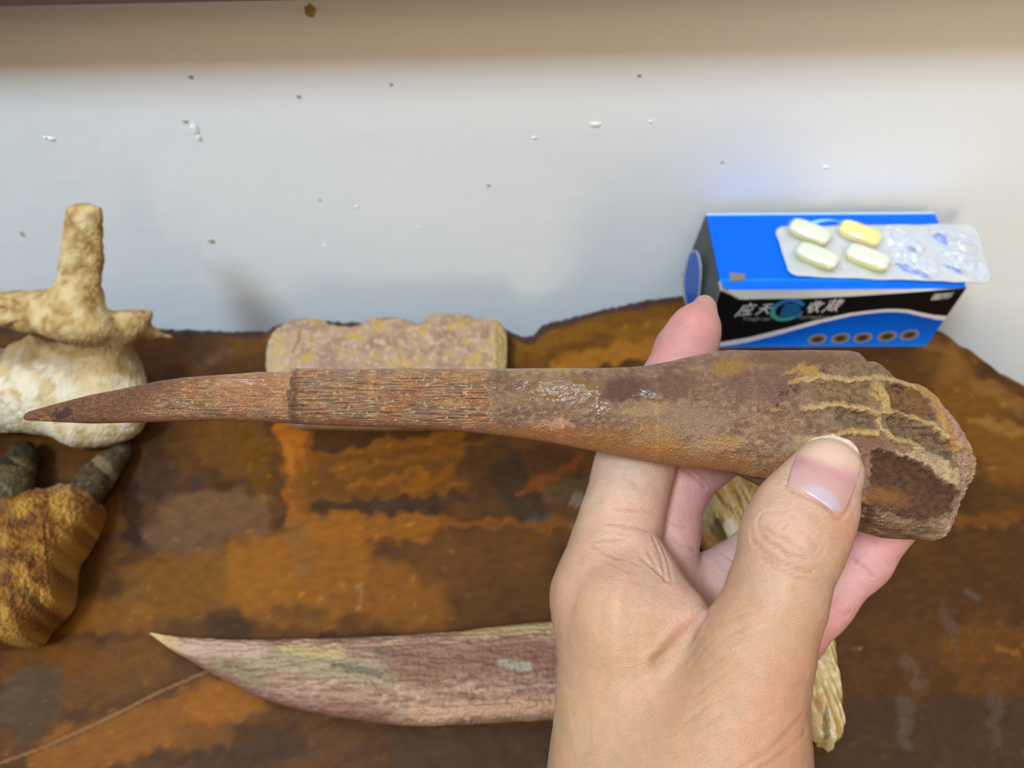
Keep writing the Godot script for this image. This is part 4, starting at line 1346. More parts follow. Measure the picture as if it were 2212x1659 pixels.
func build_vertebra() -> void:
	var f := Field.new()
	var g := f.group(9.0)
	# centrum with its flared rims
	f.bone(g, cmm(-110, 838, 320), 15.6, cmm(120, 842, 319), 15.4)
	f.bone(g, cmm(120, 842, 319), 15.4, cmm(232, 838, 318), 13.5)
	f.bone(g, cmm(-110, 848, 326), 16.0, cmm(120, 850, 326), 15.0)
	f.bone(g, cmm(255, 800, 318), 7.0, cmm(262, 880, 318), 8.0)
	f.bone(g, cmm(170, 905, 316), 9.0, cmm(252, 900, 318), 9.5)
	f.bone(g, cmm(180, 925, 318), 6.0, cmm(215, 925, 319), 6.0)
	# walls of the canal
	f.bone(g, cmm(225, 770, 316), 8.5, cmm(240, 730, 312), 6.0)
	f.bone(g, cmm(160, 775, 312), 8.0, cmm(215, 740, 310), 6.0)
	f.bone(g, cmm(45, 762, 308), 4.5, cmm(68, 738, 307), 2.6)
	# arch
	g = f.group(5.0, 2.5)
	f.bone(g, cmm(-90, 672, 305), 5.0, cmm(60, 690, 302), 4.2)
	f.bone(g, cmm(60, 690, 302), 4.2, cmm(140, 706, 302), 5.4)
	f.bone(g, cmm(140, 706, 302), 5.4, cmm(200, 706, 303), 6.5)
	f.bone(g, cmm(200, 708, 303), 7.0, cmm(236, 712, 308), 6.5)
	f.bone(g, cmm(150, 672, 304), 8.0, cmm(175, 640, 302), 8.0)
	f.bone(g, cmm(-90, 662, 308), 4.5, cmm(130, 656, 304), 6.0)
	# spinous process, a blade with a thick rear border
	f.bone(g, cmm(166, 650, 302), 8.0, cmm(168, 600, 299), 6.4, Vector3(0.15, 0, 1), 1.6)
	g = f.group(2.2, 8.0)
	f.bone(g, cmm(160, 610, 300), 5.6, cmm(180, 470, 289), 5.4, Vector3(0.15, 0, 1), 1.7)
	f.bone(g, cmm(143, 610, 301), 3.2, cmm(157, 460, 289), 2.2)
	f.bone(g, cmm(193, 650, 303), 4.0, cmm(206, 560, 297), 2.8)
	f.bone(g, cmm(206, 560, 297), 2.8, cmm(208, 462, 289), 2.3)
	f.bone(g, cmm(158, 459, 289), 2.0, cmm(206, 458, 289), 2.2)
	g = f.group(5.0, 5.0)
	# wing to the right with its upper facet
	f.bone(g, cmm(220, 700, 308), 6.0, cmm(276, 700, 311), 3.6)
	f.bone(g, cmm(250, 708, 311), 5.0, cmm(290, 696, 312), 3.6)
	f.bone(g, cmm(290, 696, 312), 3.6, cmm(318, 681, 313), 2.4)
	f.bone(g, cmm(270, 712, 312), 4.2, cmm(310, 716, 318), 2.8)
	f.bone(g, cmm(310, 716, 318), 2.8, cmm(378, 731, 324), 1.0)
	# thin curled rim at the left
	g = f.group(2.0, 2.0)
	f.bone(g, cmm(-40, 650, 298), 1.6, cmm(20, 656, 297), 1.6)
	f.bone(g, cmm(20, 656, 297), 1.6, cmm(48, 682, 297), 1.6)
	f.bone(g, cmm(48, 682, 297), 1.8, cmm(10, 690, 297), 2.4)
	f.bone(g, cmm(10, 690, 297), 2.4, cmm(-50, 688, 297), 2.4)
	var push := func(p: Vector3, n: Vector3) -> float:
		return 0.5 * fbm.get_noise_3d(p.x * 0.07, p.y * 0.07, p.z * 0.07) + 0.35 * noise.get_noise_3d(p.x * 0.35, p.y * 0.35, p.z * 0.35)
	var paint := func(p: Vector3, n: Vector3) -> Color:
		var a := noise.get_noise_3d(p.x * 0.10, p.y * 0.10, p.z * 0.10)
		var b := fbm.get_noise_3d(p.x * 0.22, p.y * 0.22, p.z * 0.22)
		var q := Vector2(1106.0 + p.x * FOCAL / -p.z, 829.5 - p.y * FOCAL / -p.z)
		var tan := rgb(206, 170, 112).lerp(rgb(160, 118, 66), clampf(0.4 + b * 1.5, 0, 1)).lerp(rgb(228, 200, 150), clampf(a * 1.2, 0, 0.7))
		var white := rgb(228, 210, 180).lerp(rgb(202, 166, 110), smoothstep(-0.1, 0.5, b * 0.8 + a * 0.6) * 0.8)
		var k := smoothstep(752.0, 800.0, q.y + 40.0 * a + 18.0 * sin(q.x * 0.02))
		var stain_and_shade := smoothstep(700.0, 740.0, q.y) * (1.0 - smoothstep(770.0, 810.0, q.y + 40.0 * b - 0.08 * q.x))
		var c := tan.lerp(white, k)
		c = c.lerp(rgb(128, 98, 62), stain_and_shade * 0.65)  # brown stain of the pedicle plus painted shade under the arch
		if q.x > 150.0 and q.x < 260.0 and q.y > 770.0:
			c = c.lerp(rgb(196, 162, 108), 0.5 * (1.0 - smoothstep(30.0, 55.0, absf(q.x - 205.0))))
		c = c.lerp(rgb(140, 104, 60), smoothstep(0.3, 0.5, b) * 0.4)
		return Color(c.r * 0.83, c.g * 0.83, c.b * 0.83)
	var base := cmm_world(cmm(200, 940, 322))
	base.y = TABLE
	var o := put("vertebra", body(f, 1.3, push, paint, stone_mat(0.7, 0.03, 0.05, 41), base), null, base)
	tag(o, "pale cream fossil vertebra with a tall upright spine, standing at the left by the wall", "vertebra")

# place() for a loft that lies on the table, thickness upwards
func lying(half: PackedVector2Array) -> Callable:
	return func(x: float, y: float, z: float) -> Vector3:
		var h := curve_at(half, x) * 0.001
		return on_level(x, y, TABLE + h) + Vector3(0, z * 0.001, 0)

func build_rock_slab() -> void:
	var top := pts([579, 800, 581, 765, 584, 748, 592, 735, 606, 719, 625, 708, 645, 701, 668, 700, 690, 702, 712, 710, 735, 716, 762, 719, 780, 714, 798, 705, 815, 699, 838, 697, 860, 699, 885, 705, 902, 712, 914, 708, 926, 697, 945, 691, 965, 690, 990, 690, 1010, 694, 1030, 699, 1048, 700, 1070, 703, 1084, 710, 1093, 726, 1096, 745, 1092, 765, 1095, 800])
	var bot := pts([579, 801, 590, 880, 612, 910, 640, 918, 720, 920, 860, 922, 980, 920, 1040, 910, 1075, 892, 1095, 801])
	var half := pts([579, 4, 600, 6.5, 1070, 6.5, 1095, 4.5])
	var paint := func(x: float, y: float, _front: bool) -> Color:
		var a := noise.get_noise_2d(x * 0.016, y * 0.02)
		var b := fbm.get_noise_2d(x * 0.045, y * 0.055)
		var c := rgb(186, 150, 122).lerp(rgb(166, 128, 108), clampf(0.4 + a * 1.2, 0, 1)).lerp(rgb(206, 180, 142), smoothstep(0.0, 0.5, b) * 0.8)
		var d := noise.get_noise_2d(x * 0.022 + 30.0, y * 0.026)
		c = c.lerp(rgb(196, 156, 82), smoothstep(0.4, 0.65, d) * 0.8)
		c = c.lerp(rgb(196, 166, 108), smoothstep(1055, 1070, x + 6.0 * b) * 0.8)
		c = c.lerp(rgb(202, 176, 134), (1.0 - smoothstep(586, 640, x)) * 0.6)
		if line_dist(Vector2(x, y), PackedVector2Array([Vector2(655, 735), Vector2(652, 755), Vector2(640, 780)])) < 3.0:
			c = c.lerp(rgb(140, 104, 66), 0.8)
		return Color(c.r * 0.83, c.g * 0.83, c.b * 0.83)
	var bulge := func(x: float, y: float, v: float, front: bool) -> float:
		return (0.8 * fbm.get_noise_2d(x * 0.02, y * 0.03) + 0.35 * noise.get_noise_2d(x * 0.1, y * 0.12)) if front else 0.0
	var m: Array = loft(spaced([579, 1.5, 610, 3, 1060, 1.5, 1095]), top, bot, 90, 24, 7.0, func(x: float) -> float: return curve_at(half, x), lying(half), bulge, paint)
	var base := on_level(840, 920, TABLE)
	var o := put("rock_slab", solid(m[0], m[1], stone_mat(0.75, 0.03, 0.06, 42), m[2], PackedVector2Array(), base), null, base)
	tag(o, "flat pinkish beige rock slab lying at the back edge of the table, behind the horn", "rock")

func build_claw_rocks() -> void:
	# lump of ochre rock with a dark claw coming out of it
	var base := on_level(60, 1388, TABLE)
	var o := thing("fossil_claw", "dark ridged fossil claw set in a rough lump of ochre rock", "fossil", base)
	var top := pts([-260, 1260, -250, 1180, -200, 1140, -100, 1125, 0, 1108, 40, 1100, 80, 1086, 120, 1070, 150, 1061, 175, 1061, 196, 1065, 208, 1074, 214, 1088, 216, 1100])
	var bot := pts([-260, 1262, -240, 1340, -180, 1380, -60, 1395, 0, 1391, 50, 1389, 68, 1384, 82, 1366, 98, 1352, 112, 1340, 124, 1330, 138, 1312, 139, 1296, 132, 1276, 137, 1258, 146, 1236, 152, 1215, 164, 1200, 178, 1180, 190, 1162, 202, 1140, 212, 1120, 216, 1102])
	var half := pts([-260, 6, -200, 12, -60, 16, 60, 15, 120, 12, 180, 10, 216, 7])
	var ridge := PackedVector2Array([Vector2(-40, 1130), Vector2(110, 1098), Vector2(160, 1108), Vector2(140, 1180), Vector2(98, 1270), Vector2(70, 1360)])
	var bulge := func(x: float, y: float, v: float, front: bool) -> float:
		if not front:
			return 0.0
		var d := line_dist(Vector2(x, y), ridge)
		return 2.6 * (1.0 - smoothstep(0.0, 46.0, d)) + 2.2 * fbm.get_noise_2d(x * 0.014, y * 0.014) + 1.3 * absf(noise.get_noise_2d(x * 0.05, y * 0.05)) * smoothstep(60, 140, x) + 0.6 * noise.get_noise_2d(x * 0.09, y * 0.09)
	var paint := func(x: float, y: float, _front: bool) -> Color:
		var a := noise.get_noise_2d(x * 0.013, y * 0.013)
		var b := fbm.get_noise_2d(x * 0.035, y * 0.035)
		var c := rgb(164, 108, 44).lerp(rgb(128, 78, 34), clampf(0.5 + b * 1.4, 0, 1)).lerp(rgb(190, 138, 62), smoothstep(0.1, 0.6, a + b * 0.4))
		var dark := smoothstep(0.12, 0.36, noise.get_noise_2d(x * 0.02 + 60.0, y * 0.02) + 0.5 * b) * (1.0 - smoothstep(110, 160, x))
		c = c.lerp(rgb(92, 62, 44), dark * 0.5)
		if y < 1092 and x > 100:
			c = c.lerp(rgb(166, 132, 96), 0.5)
		return Color(c.r * 0.83, c.g * 0.83, c.b * 0.83)
	var m: Array = loft(spaced([-260, 6, -40, 2.4, 216]), top, bot, 110, 24, 3.4, func(x: float) -> float: return curve_at(half, x), lying(half), bulge, paint)
	put("matrix_rock", solid(m[0], m[1], stone_mat(0.72, 0.022, 0.10, 43), m[2], PackedVector2Array(), base), o)
	var f := Field.new()
	f.group(3.0)
	var lift := func(px: float, py: float, h: float) -> Vector3:
		var w := on_level(px, py, TABLE + h * 0.001) - eye
		return Vector3(w.dot(right), w.dot(up), -w.dot(fwd)) * 1000.0
	f.bone(0, lift.call(172, 1078, 9.0), 8.0, lift.call(204, 1036, 9.0), 6.6)
	f.bone(0, lift.call(204, 1036, 9.0), 6.6, lift.call(236, 1002, 7.5), 5.0)
	f.bone(0, lift.call(236, 1002, 7.5), 5.0, lift.call(262, 978, 5.5), 3.4)
	f.bone(0, lift.call(262, 978, 5.5), 3.4, lift.call(277, 963, 4.0), 1.3)
	var claw_paint := func(p: Vector3, n: Vector3) -> Color:
		var q := Vector2(1106.0 + p.x * FOCAL / -p.z, 829.5 - p.y * FOCAL / -p.z)
		var along := (q - Vector2(172, 1078)).dot(Vector2(0.68, -0.73))
		var b := fbm.get_noise_3d(p.x * 0.2, p.y * 0.2, p.z * 0.2)
		var c := rgb(84, 62, 38).lerp(rgb(48, 36, 24), clampf(0.5 + b * 1.6, 0, 1)).lerp(rgb(132, 116, 84), smoothstep(0.15, 0.5, b) * 0.7)
		if absf(along - 88.0 + 8.0 * b) < 9.0:
			c = c.lerp(rgb(150, 132, 100), 0.65)
		if along > 95.0:
			c = c.lerp(rgb(88, 76, 58), 0.4)
		return Color(c.r * 0.83, c.g * 0.83, c.b * 0.83)
	var claw_push := func(p: Vector3, n: Vector3) -> float: return 0.5 * fbm.get_noise_3d(p.x * 0.15, p.y * 0.15, p.z * 0.15)
	put("claw", body(f, 0.9, claw_push, claw_paint, stone_mat(0.45, 0.02, 0.04, 44), base), o)
	# its neighbour at the very edge of the picture
	var base2 := on_level(10, 1100, TABLE)
	var o2 := thing("fossil_claw", "second dark fossil claw at the left edge, with a grey-green root", "fossil", base2)
	var f2 := Field.new()
	f2.group(3.0)
	f2.bone(0, lift.call(-20, 1110, 9.0), 10.0, lift.call(10, 1060, 10.0), 9.2)
	f2.bone(0, lift.call(10, 1060, 10.0), 9.2, lift.call(34, 1020, 9.0), 7.4)
	var root_paint := func(p: Vector3, n: Vector3) -> Color:
		var b := fbm.get_noise_3d(p.x * 0.22, p.y * 0.22, p.z * 0.22)
		var c := rgb(108, 90, 56).lerp(rgb(70, 58, 36), clampf(0.5 + b * 1.5, 0, 1)).lerp(rgb(150, 138, 108), smoothstep(0.2, 0.5, b) * 0.7)
		return Color(c.r * 0.83, c.g * 0.83, c.b * 0.83)
	put("root", body(f2, 1.1, claw_push, root_paint, stone_mat(0.6, 0.02, 0.05, 45), base2), o2)
	var f3 := Field.new()
	f3.group(3.0)
	f3.bone(0, lift.call(26, 1030, 9.5), 8.0, lift.call(48, 988, 8.0), 5.6)
	f3.bone(0, lift.call(48, 988, 8.0), 5.6, lift.call(60, 966, 6.0), 2.4)
	var dark_paint := func(p: Vector3, n: Vector3) -> Color:
		var b := fbm.get_noise_3d(p.x * 0.2, p.y * 0.2, p.z * 0.2)
		var c := rgb(66, 54, 34).lerp(rgb(40, 34, 26), clampf(0.5 + b * 1.5, 0, 1))
		return Color(c.r * 0.83, c.g * 0.83, c.b * 0.83)
	put("claw", body(f3, 0.9, claw_push, dark_paint, stone_mat(0.4, 0.02, 0.03, 46), base2), o2)

func build_blade_bone() -> void:
	var top := pts([323, 1368, 330, 1367, 360, 1372, 400, 1378, 460, 1381, 520, 1384, 600, 1384, 660, 1382, 720, 1382, 800, 1378, 860, 1376, 930, 1372, 1000, 1367, 1050, 1360, 1100, 1354, 1150, 1349, 1200, 1344, 1300, 1342, 1400, 1350, 1440, 1375, 1450, 1420])
	var bot := pts([323, 1369, 340, 1382, 368, 1403, 400, 1422, 440, 1446, 480, 1468, 512, 1484, 530, 1496, 560, 1508, 600, 1521, 650, 1534, 700, 1545, 760, 1554, 820, 1563, 870, 1568, 940, 1568, 1000, 1565, 1060, 1562, 1120, 1559, 1200, 1555, 1300, 1550, 1400, 1535, 1440, 1500, 1450, 1422])
	var half := pts([323, 0.6, 400, 3.0, 520, 5.5, 700, 7.5, 900, 8.5, 1200, 9.0, 1400, 8.0, 1450, 4.0])
	var bulge := func(x: float, y: float, v: float, front: bool) -> float:
		if not front:
			return 0.0
		return 0.7 * fbm.get_noise_2d(x * 0.008, y * 0.03) + 0.4 * noise.get_noise_2d(x * 0.02, y * 0.1) + 0.3 * noise.get_noise_2d(x * 0.07, y * 0.09) - 1.3 * (1.0 - smoothstep(0.02, 0.12, absf(v - 0.62))) * smoothstep(850, 1000, x)
	var paint := func(x: float, y: float, _front: bool) -> Color:
		var a := noise.get_noise_2d(x * 0.006, y * 0.022)
		var s := noise.get_noise_2d(x * 0.012 + 9.0, y * 0.075)
		var b := fbm.get_noise_2d(x * 0.03, y * 0.06)
		var c := rgb(154, 120, 100).lerp(rgb(126, 92, 76), clampf(0.4 + s * 1.1, 0, 1)).lerp(rgb(176, 142, 122), smoothstep(0.1, 0.7, b + a * 0.5) * 0.8)
		# grey-green and yellow streaks
		c = c.lerp(rgb(140, 130, 100), (1.0 - smoothstep(14.0, 34.0, seg_dist(Vector2(x, y + 10.0 * b), Vector2(560, 1428), Vector2(850, 1470)))) * 0.55)
		c = c.lerp(rgb(186, 160, 104), (1.0 - smoothstep(6.0, 20.0, seg_dist(Vector2(x, y + 10.0 * b), Vector2(630, 1412), Vector2(740, 1424)))) * 0.5)
		c = c.lerp(rgb(110, 104, 76), (1.0 - smoothstep(10.0, 34.0, seg_dist(Vector2(x, y + 10.0 * b), Vector2(480, 1440), Vector2(560, 1488)))) * 0.6)
		c = c.lerp(rgb(178, 144, 128), (1.0 - smoothstep(14.0, 34.0, seg_dist(Vector2(x, y + 10.0 * b), Vector2(400, 1395), Vector2(560, 1410)))) * 0.7)
		c = c.lerp(rgb(76, 70, 60), (1.0 - smoothstep(3.0, 10.0, seg_dist(Vector2(x, y + 8.0 * b), Vector2(730, 1450), Vector2(830, 1470)))) * 0.7)
		c = c.lerp(rgb(84, 76, 66), (1.0 - smoothstep(4.0, 14.0, seg_dist(Vector2(x, y + 8.0 * b), Vector2(820, 1422), Vector2(860, 1428)))) * 0.6)
		c = c.lerp(rgb(116, 76, 60), (1.0 - smoothstep(20.0, 60.0, seg_dist(Vector2(x, y + 14.0 * b), Vector2(880, 1450), Vector2(1180, 1440)))) * 0.75)
		c = c.lerp(rgb(150, 144, 128), (1.0 - smoothstep(4.0, 14.0, seg_dist(Vector2(x, y + 10.0 * b), Vector2(1085, 1448), Vector2(1140, 1454)))) * 0.8)
		c = c.lerp(rgb(166, 142, 96), (1.0 - smoothstep(6.0, 18.0, seg_dist(Vector2(x, y + 8.0 * b), Vector2(1010, 1376), Vector2(1190, 1364)))) * 0.8)
		c = c.lerp(rgb(176, 134, 108), (1.0 - smoothstep(8.0, 20.0, seg_dist(Vector2(x, y + 6.0 * b), Vector2(900, 1548), Vector2(1200, 1528)))) * 0.75)
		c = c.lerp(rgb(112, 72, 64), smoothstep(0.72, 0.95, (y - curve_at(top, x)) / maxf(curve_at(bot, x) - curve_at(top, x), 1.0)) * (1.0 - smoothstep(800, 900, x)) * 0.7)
		c = c.lerp(rgb(196, 160, 112), 1.0 - smoothstep(335, 420, x))
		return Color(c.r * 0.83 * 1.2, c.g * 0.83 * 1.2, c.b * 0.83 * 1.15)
	var m: Array = loft(spaced([323, 1.2, 340, 3.0, 1210, 8, 1450]), top, bot, 90, 24, 2.6, func(x: float) -> float: return curve_at(half, x), lying(half), bulge, paint)
	var base := on_level(850, 1560, TABLE)
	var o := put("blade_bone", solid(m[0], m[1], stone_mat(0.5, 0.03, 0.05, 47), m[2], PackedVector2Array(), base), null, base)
	tag(o, "pinkish brown blade-shaped fossil bone lying flat on the table, in front of the held one", "fossil")

func build_pale_bone() -> void:
	# runs away from the viewer behind the hand: x is the frame's row here, y its column
	var left := pts([985, 1560, 992, 1500, 1040, 1488, 1100, 1494, 1150, 1502, 1185, 1520, 1300, 1592, 1400, 1682, 1500, 1722, 1560, 1738, 1590, 1746, 1596, 1760, 1604, 1772, 1614, 1786, 1622, 1793])
	var rgt := pts([985, 1562, 992, 1690, 1100, 1738, 1200, 1764, 1300, 1784, 1380, 1795, 1390, 1797, 1400, 1800, 1430, 1803, 1470, 1808, 1500, 1812, 1540, 1818, 1566, 1821, 1580, 1817, 1592, 1816, 1599, 1812, 1604, 1800, 1612, 1797, 1622, 1795])
	var half := pts([985, 6, 1000, 10, 1300, 10, 1500, 8.0, 1600, 5.5, 1622, 2.5])
	var place := func(x: float, y: float, z: float) -> Vector3:
		return on_level(y, x, TABLE + curve_at(half, x) * 0.001) + Vector3(0, z * 0.001, 0)
	var bulge := func(x: float, y: float, v: float, front: bool) -> float:
		if not front:
			return 0.0
		var across := y - 0.5 * x
		var split := absf(y - curve_at(PackedVector2Array([Vector2(1500, 1766), Vector2(1540, 1769), Vector2(1622, 1778)]), x))
		var z := 0.9 * noise.get_noise_2d(x * 0.008, across * 0.06) + 0.5 * noise.get_noise_2d(x * 0.03, across * 0.15)
		if x > 1515:
			z -= 6.0 * smoothstep(1515, 1560, x) * (1.0 - smoothstep(2.0, 7.0, split))
		return z
	var paint := func(x: float, y: float, _front: bool) -> Color:
		var across := y - 0.5 * x
		var s := noise.get_noise_2d(x * 0.008, across * 0.06)
		var b := fbm.get_noise_2d(x * 0.04, y * 0.06)
		var c := rgb(206, 178, 122).lerp(rgb(226, 208, 172), smoothstep(0.0, 0.5, b + s * 0.5)).lerp(rgb(168, 124, 62), smoothstep(0.15, 0.6, -s) * 0.8)
		if x < 1230:
			c = c.lerp(rgb(190, 150, 84), 0.45)
			c = c.lerp(rgb(120, 84, 42), smoothstep(0.22, 0.45, noise.get_noise_2d(x * 0.012 + 5.0, across * 0.08)) * 0.85)
			c = c.lerp(rgb(184, 178, 150), 0.6 * (1.0 - smoothstep(10.0, 24.0, seg_dist(Vector2(y, x), Vector2(1520, 1095), Vector2(1512, 1150)))))
			c = c.lerp(rgb(226, 214, 184), 0.7 * (1.0 - smoothstep(8.0, 18.0, seg_dist(Vector2(y, x), Vector2(1565, 1155), Vector2(1572, 1168)))))
			c = c.lerp(rgb(60, 42, 22), 0.8 * (1.0 - smoothstep(5.0, 14.0, seg_dist(Vector2(y, x), Vector2(1540, 1150), Vector2(1548, 1180)))))
		return Color(c.r * 0.83, c.g * 0.83, c.b * 0.83)
	var m: Array = loft(spaced([985, 1.5, 1000, 3, 1560, 1.5, 1622]), left, rgt, 80, 20, 2.6, func(x: float) -> float: return curve_at(half, x), place, bulge, paint)
	var idx: PackedInt32Array = m[1]
	for i in range(0, idx.size(), 3):
		var t := idx[i + 1]
		idx[i + 1] = idx[i + 2]
		idx[i + 2] = t
	var base := on_level(1700, 1500, TABLE)
	var o := put("splintered_bone", solid(m[0], idx, stone_mat(0.55, 0.03, 0.05, 48), m[2], PackedVector2Array(), base), null, base)
	tag(o, "pale yellow splintered fossil bone lying on the table behind the hand", "fossil")


# ------------------------------------------------------------------ the printed carton and the blister pack on it
var box_corner: Array     # bottom: front left, front right, back right, back left

func build_box() -> void:
	var fl := on_level(1518, 750, TABLE)
	var fr := on_level(2000, 748, TABLE)
	var h := 0.04
	var along := (fr - fl).normalized()
	var back := Vector3(along.z, 0, -along.x)
	if back.z > 0:
		back = -back
	var deep := 0.0445
	var br := fr + back * deep
	var bl := fl + back * deep
	box_corner = [fl, fr, br, bl]
	var base := (fl + fr + br + bl) / 4.0
	var o := thing("carton", "small blue and black printed cardboard box at the back right of the table", "box", base)
	var y := Vector3(0, h, 0)
	var board := plain_mat(rgb(196, 192, 184), 0.7)
	var black := plain_mat(rgb(38, 39, 38), 0.5)
	var grey := plain_mat(rgb(74, 76, 72), 0.6)
	# front panel with a dipping upper edge
	var art := StandardMaterial3D.new()
	art.albedo_texture = ImageTexture.create_from_image(front_art())
	art.roughness = 0.35
	art.metallic_specular = 0.25
	art.texture_repeat = false
	var f := Faces.new(base)
	var dip := pts([0, 0.005, 0.03, 0.05, 0.075, 0.15, 0.11, 0.165, 0.16, 0.155, 0.36, 0.15, 0.55, 0.12, 0.75, 0.07, 0.92, 0.02, 1, 0.005])
	var n := 60
	for i in n:
		var u0 := float(i) / n
		var u1 := float(i + 1) / n
		var d0 := curve_at(dip, u0)
		var d1 := curve_at(dip, u1)
		f.st.set_smooth_group(-1)
		var a := fl.lerp(fr, u0) + y * (1.0 - d0)
		var b := fl.lerp(fr, u1) + y * (1.0 - d1)
		var c := fl.lerp(fr, u1)
		var d := fl.lerp(fr, u0)
		f.tri(a, b, c, Vector2(u0, d0), Vector2(u1, d1), Vector2(u1, 1))
		f.tri(a, c, d, Vector2(u0, d0), Vector2(u1, 1), Vector2(u0, 1))
	var front := put("front_panel", f.done(art), o)
	front.set_meta("label", "black and blue front panel with a white wave, a round emblem and Chinese lettering")
	# the lid: flat part, fold, lip
	var fold := 0.0042
	var lid := StandardMaterial3D.new()
	lid.albedo_texture = ImageTexture.create_from_image(lid_art())
	lid.roughness = 0.4
	lid.metallic_specular = 0.25
	lid.texture_repeat = false
	var g := Faces.new(base)
	var ya := y + Vector3(0, 0.0003, 0)
	var yb := y - Vector3(0, 0.0012, 0)
	g.quad(bl + ya, br + ya, fr + back * fold + ya, fl + back * fold + ya, Rect2(0, 0, 1, 0.9))
	g.quad(fl + back * fold + ya, fr + back * fold + ya, fr + yb + back * 0.0002, fl + along * 0.002 + yb + back * 0.0002, Rect2(0, 0.9, 1, 0.1))
	g.quad(br + ya, br + y - Vector3(0, 0.002, 0), fr + yb, fr + back * fold + ya, Rect2(0.98, 0.9, 0.02, 0.05))
	put("lid", g.done(lid), o)
	# pale raw board that shows between lid and front panel
	var e := Faces.new(base)
	for i in n:
		var u0 := float(i) / n
		var u1 := float(i + 1) / n
		var a := fl.lerp(fr, u0) + yb + back * 0.0004
		var b := fl.lerp(fr, u1) + yb + back * 0.0004
		var out := -back * 0.0003
		e.quad(a, b, fl.lerp(fr, u1) + y * (1.0 - curve_at(dip, u1) - 0.008) + out, fl.lerp(fr, u0) + y * (1.0 - curve_at(dip, u0) - 0.008) + out)
	put("board_edge", e.done(board), o)
	# closed sides
	var s := Faces.new(base)
	s.quad(br + y, bl + y, bl, br)
	s.quad(fr + y - Vector3(0, 0.0012, 0), br + y, br, fr)
	s.quad(fl, fr, br, bl)
	put("side_panel", s.done(black), o)
	# the left end: a dark flap standing slightly open
	var lean := -along * 0.0042
	var t := Faces.new(base)
	var bt := bl + y
	var ft := fl + y - Vector3(0, 0.001, 0)
	t.quad(bt, ft, fl, bl + lean)
	t.quad(bl + lean + along * 0.0006, fl + along * 0.0006, ft + along * 0.0006, bt + along * 0.0006)
	put("end_flap", t.done(grey), o)
	# raw edge round the flap
	var w := Faces.new(base)
	var th := along * 0.0008
	w.quad(ft - th * 0.5 + back * 0.0005, ft + th, fl + th, fl - th * 0.5 + back * 0.0005)
	w.quad(ft - th * 0.5 + back * 0.0005 + Vector3(0, 0.0006, 0), ft + th * 4 + Vector3(0, 0.0006, 0), ft + th * 4 - Vector3(0, 0.0006, 0), ft - th * 0.5 - Vector3(0, 0.0006, 0))
	put("cut_edge", w.done(plain_mat(rgb(120, 112, 100), 0.7)), o)
	# small curl where the board folds, and a torn spot on the lid
	var curl := Field.new()
	curl.group(0.6)
	var wc := func(p: Vector3) -> Vector3:
		var q := p - eye
		return Vector3(q.dot(right), q.dot(up), -q.dot(fwd)) * 1000.0
	curl.bone(0, wc.call(ft + back * 0.0035 + Vector3(0, 0.0006, 0)), 0.6, wc.call(ft + along * 0.0004 + Vector3(0, 0.0002, 0)), 0.75)
	curl.bone(0, wc.call(ft + along * 0.0004 + Vector3(0, 0.0002, 0)), 0.75, wc.call(ft + along * 0.008 - Vector3(0, 0.0045, 0) - back * 0.0002), 0.45)
	put("curled_edge", body(curl, 0.25, func(_p: Vector3, _n: Vector3) -> float: return 0.0, func(_p: Vector3, _n: Vector3) -> Color: return Color.WHITE, plain_mat(rgb(150, 140, 126), 0.7), base), o)
	var tear := Faces.new(base)
	var lev := TABLE + h + 0.0006
	tear.quad(on_level(1576, 588, lev), on_level(1611, 592, lev + 0.0006), on_level(1608, 603, lev + 0.0008), on_level(1578, 605, lev))
	tear.quad(on_level(1578, 605, lev), on_level(1608, 603, lev + 0.0008), on_level(1606, 607, lev), on_level(1580, 608, lev))
	put("torn_spot", tear.done(plain_mat(rgb(128, 112, 98), 0.8)), o)
	# blue flap hanging out at the left
	var out_p := bl + lean - along * 0.003
	var pn := (-along + back * -0.15).normalized()
	var outline := pts([1497, 543, 1504, 546, 1508, 556, 1511, 575, 1511, 600, 1509, 625, 1507, 648, 1504, 672, 1490, 672, 1486, 656, 1481, 634, 1479, 610, 1482, 588, 1487, 566, 1491, 551])
	flap("blue_flap", outline, 1.0, out_p, pn, plain_mat(rgb(26, 82, 172), 0.4), o, base)
	flap("flap_border", outline, 1.16, out_p + along * 0.0005, pn, plain_mat(rgb(176, 176, 178), 0.6), o, base)

func flap(called: String, outline: PackedVector2Array, grow: float, p: Vector3, n: Vector3, m: Material, o: Node3D, base: Vector3) -> void:
	var mid := Vector2.ZERO
	for q in outline:
		mid += q / outline.size()
	var ring := []
	for q in outline:
		var r := mid + (q - mid) * Vector2(grow * (1.0 if grow == 1.0 else 1.12), 1.0 + (grow - 1.0) * 0.35)
		ring.append(on_plane(r.x, r.y, p, n))
	var c := on_plane(mid.x, mid.y, p, n)
	var f := Faces.new(base)
	var th := n * 0.0004
	for i in ring.size():
		var a: Vector3 = ring[i]
		var b: Vector3 = ring[(i + 1) % ring.size()]
		f.tri(c + th, a + th, b + th)
		f.tri(c, b, a)
		f.quad(a + th, a, b, b + th)
	put(called, f.done(m), o)

func dab(im: Image, a: Vector2, b: Vector2, w: float, c: Color) -> void:
	var r := Rect2(a, Vector2.ZERO).expand(b).grow(w + 2.0)
	for y in range(maxi(0, int(r.position.y)), mini(im.get_height(), int(r.end.y) + 1)):
		for x in range(maxi(0, int(r.position.x)), mini(im.get_width(), int(r.end.x) + 1)):
			var d := seg_dist(Vector2(x, y), a, b)
			var k := clampf(w - d + 0.5, 0, 1) * c.a
			if k > 0.0:
				im.set_pixel(x, y, im.get_pixel(x, y).lerp(Color(c.r, c.g, c.b), k))

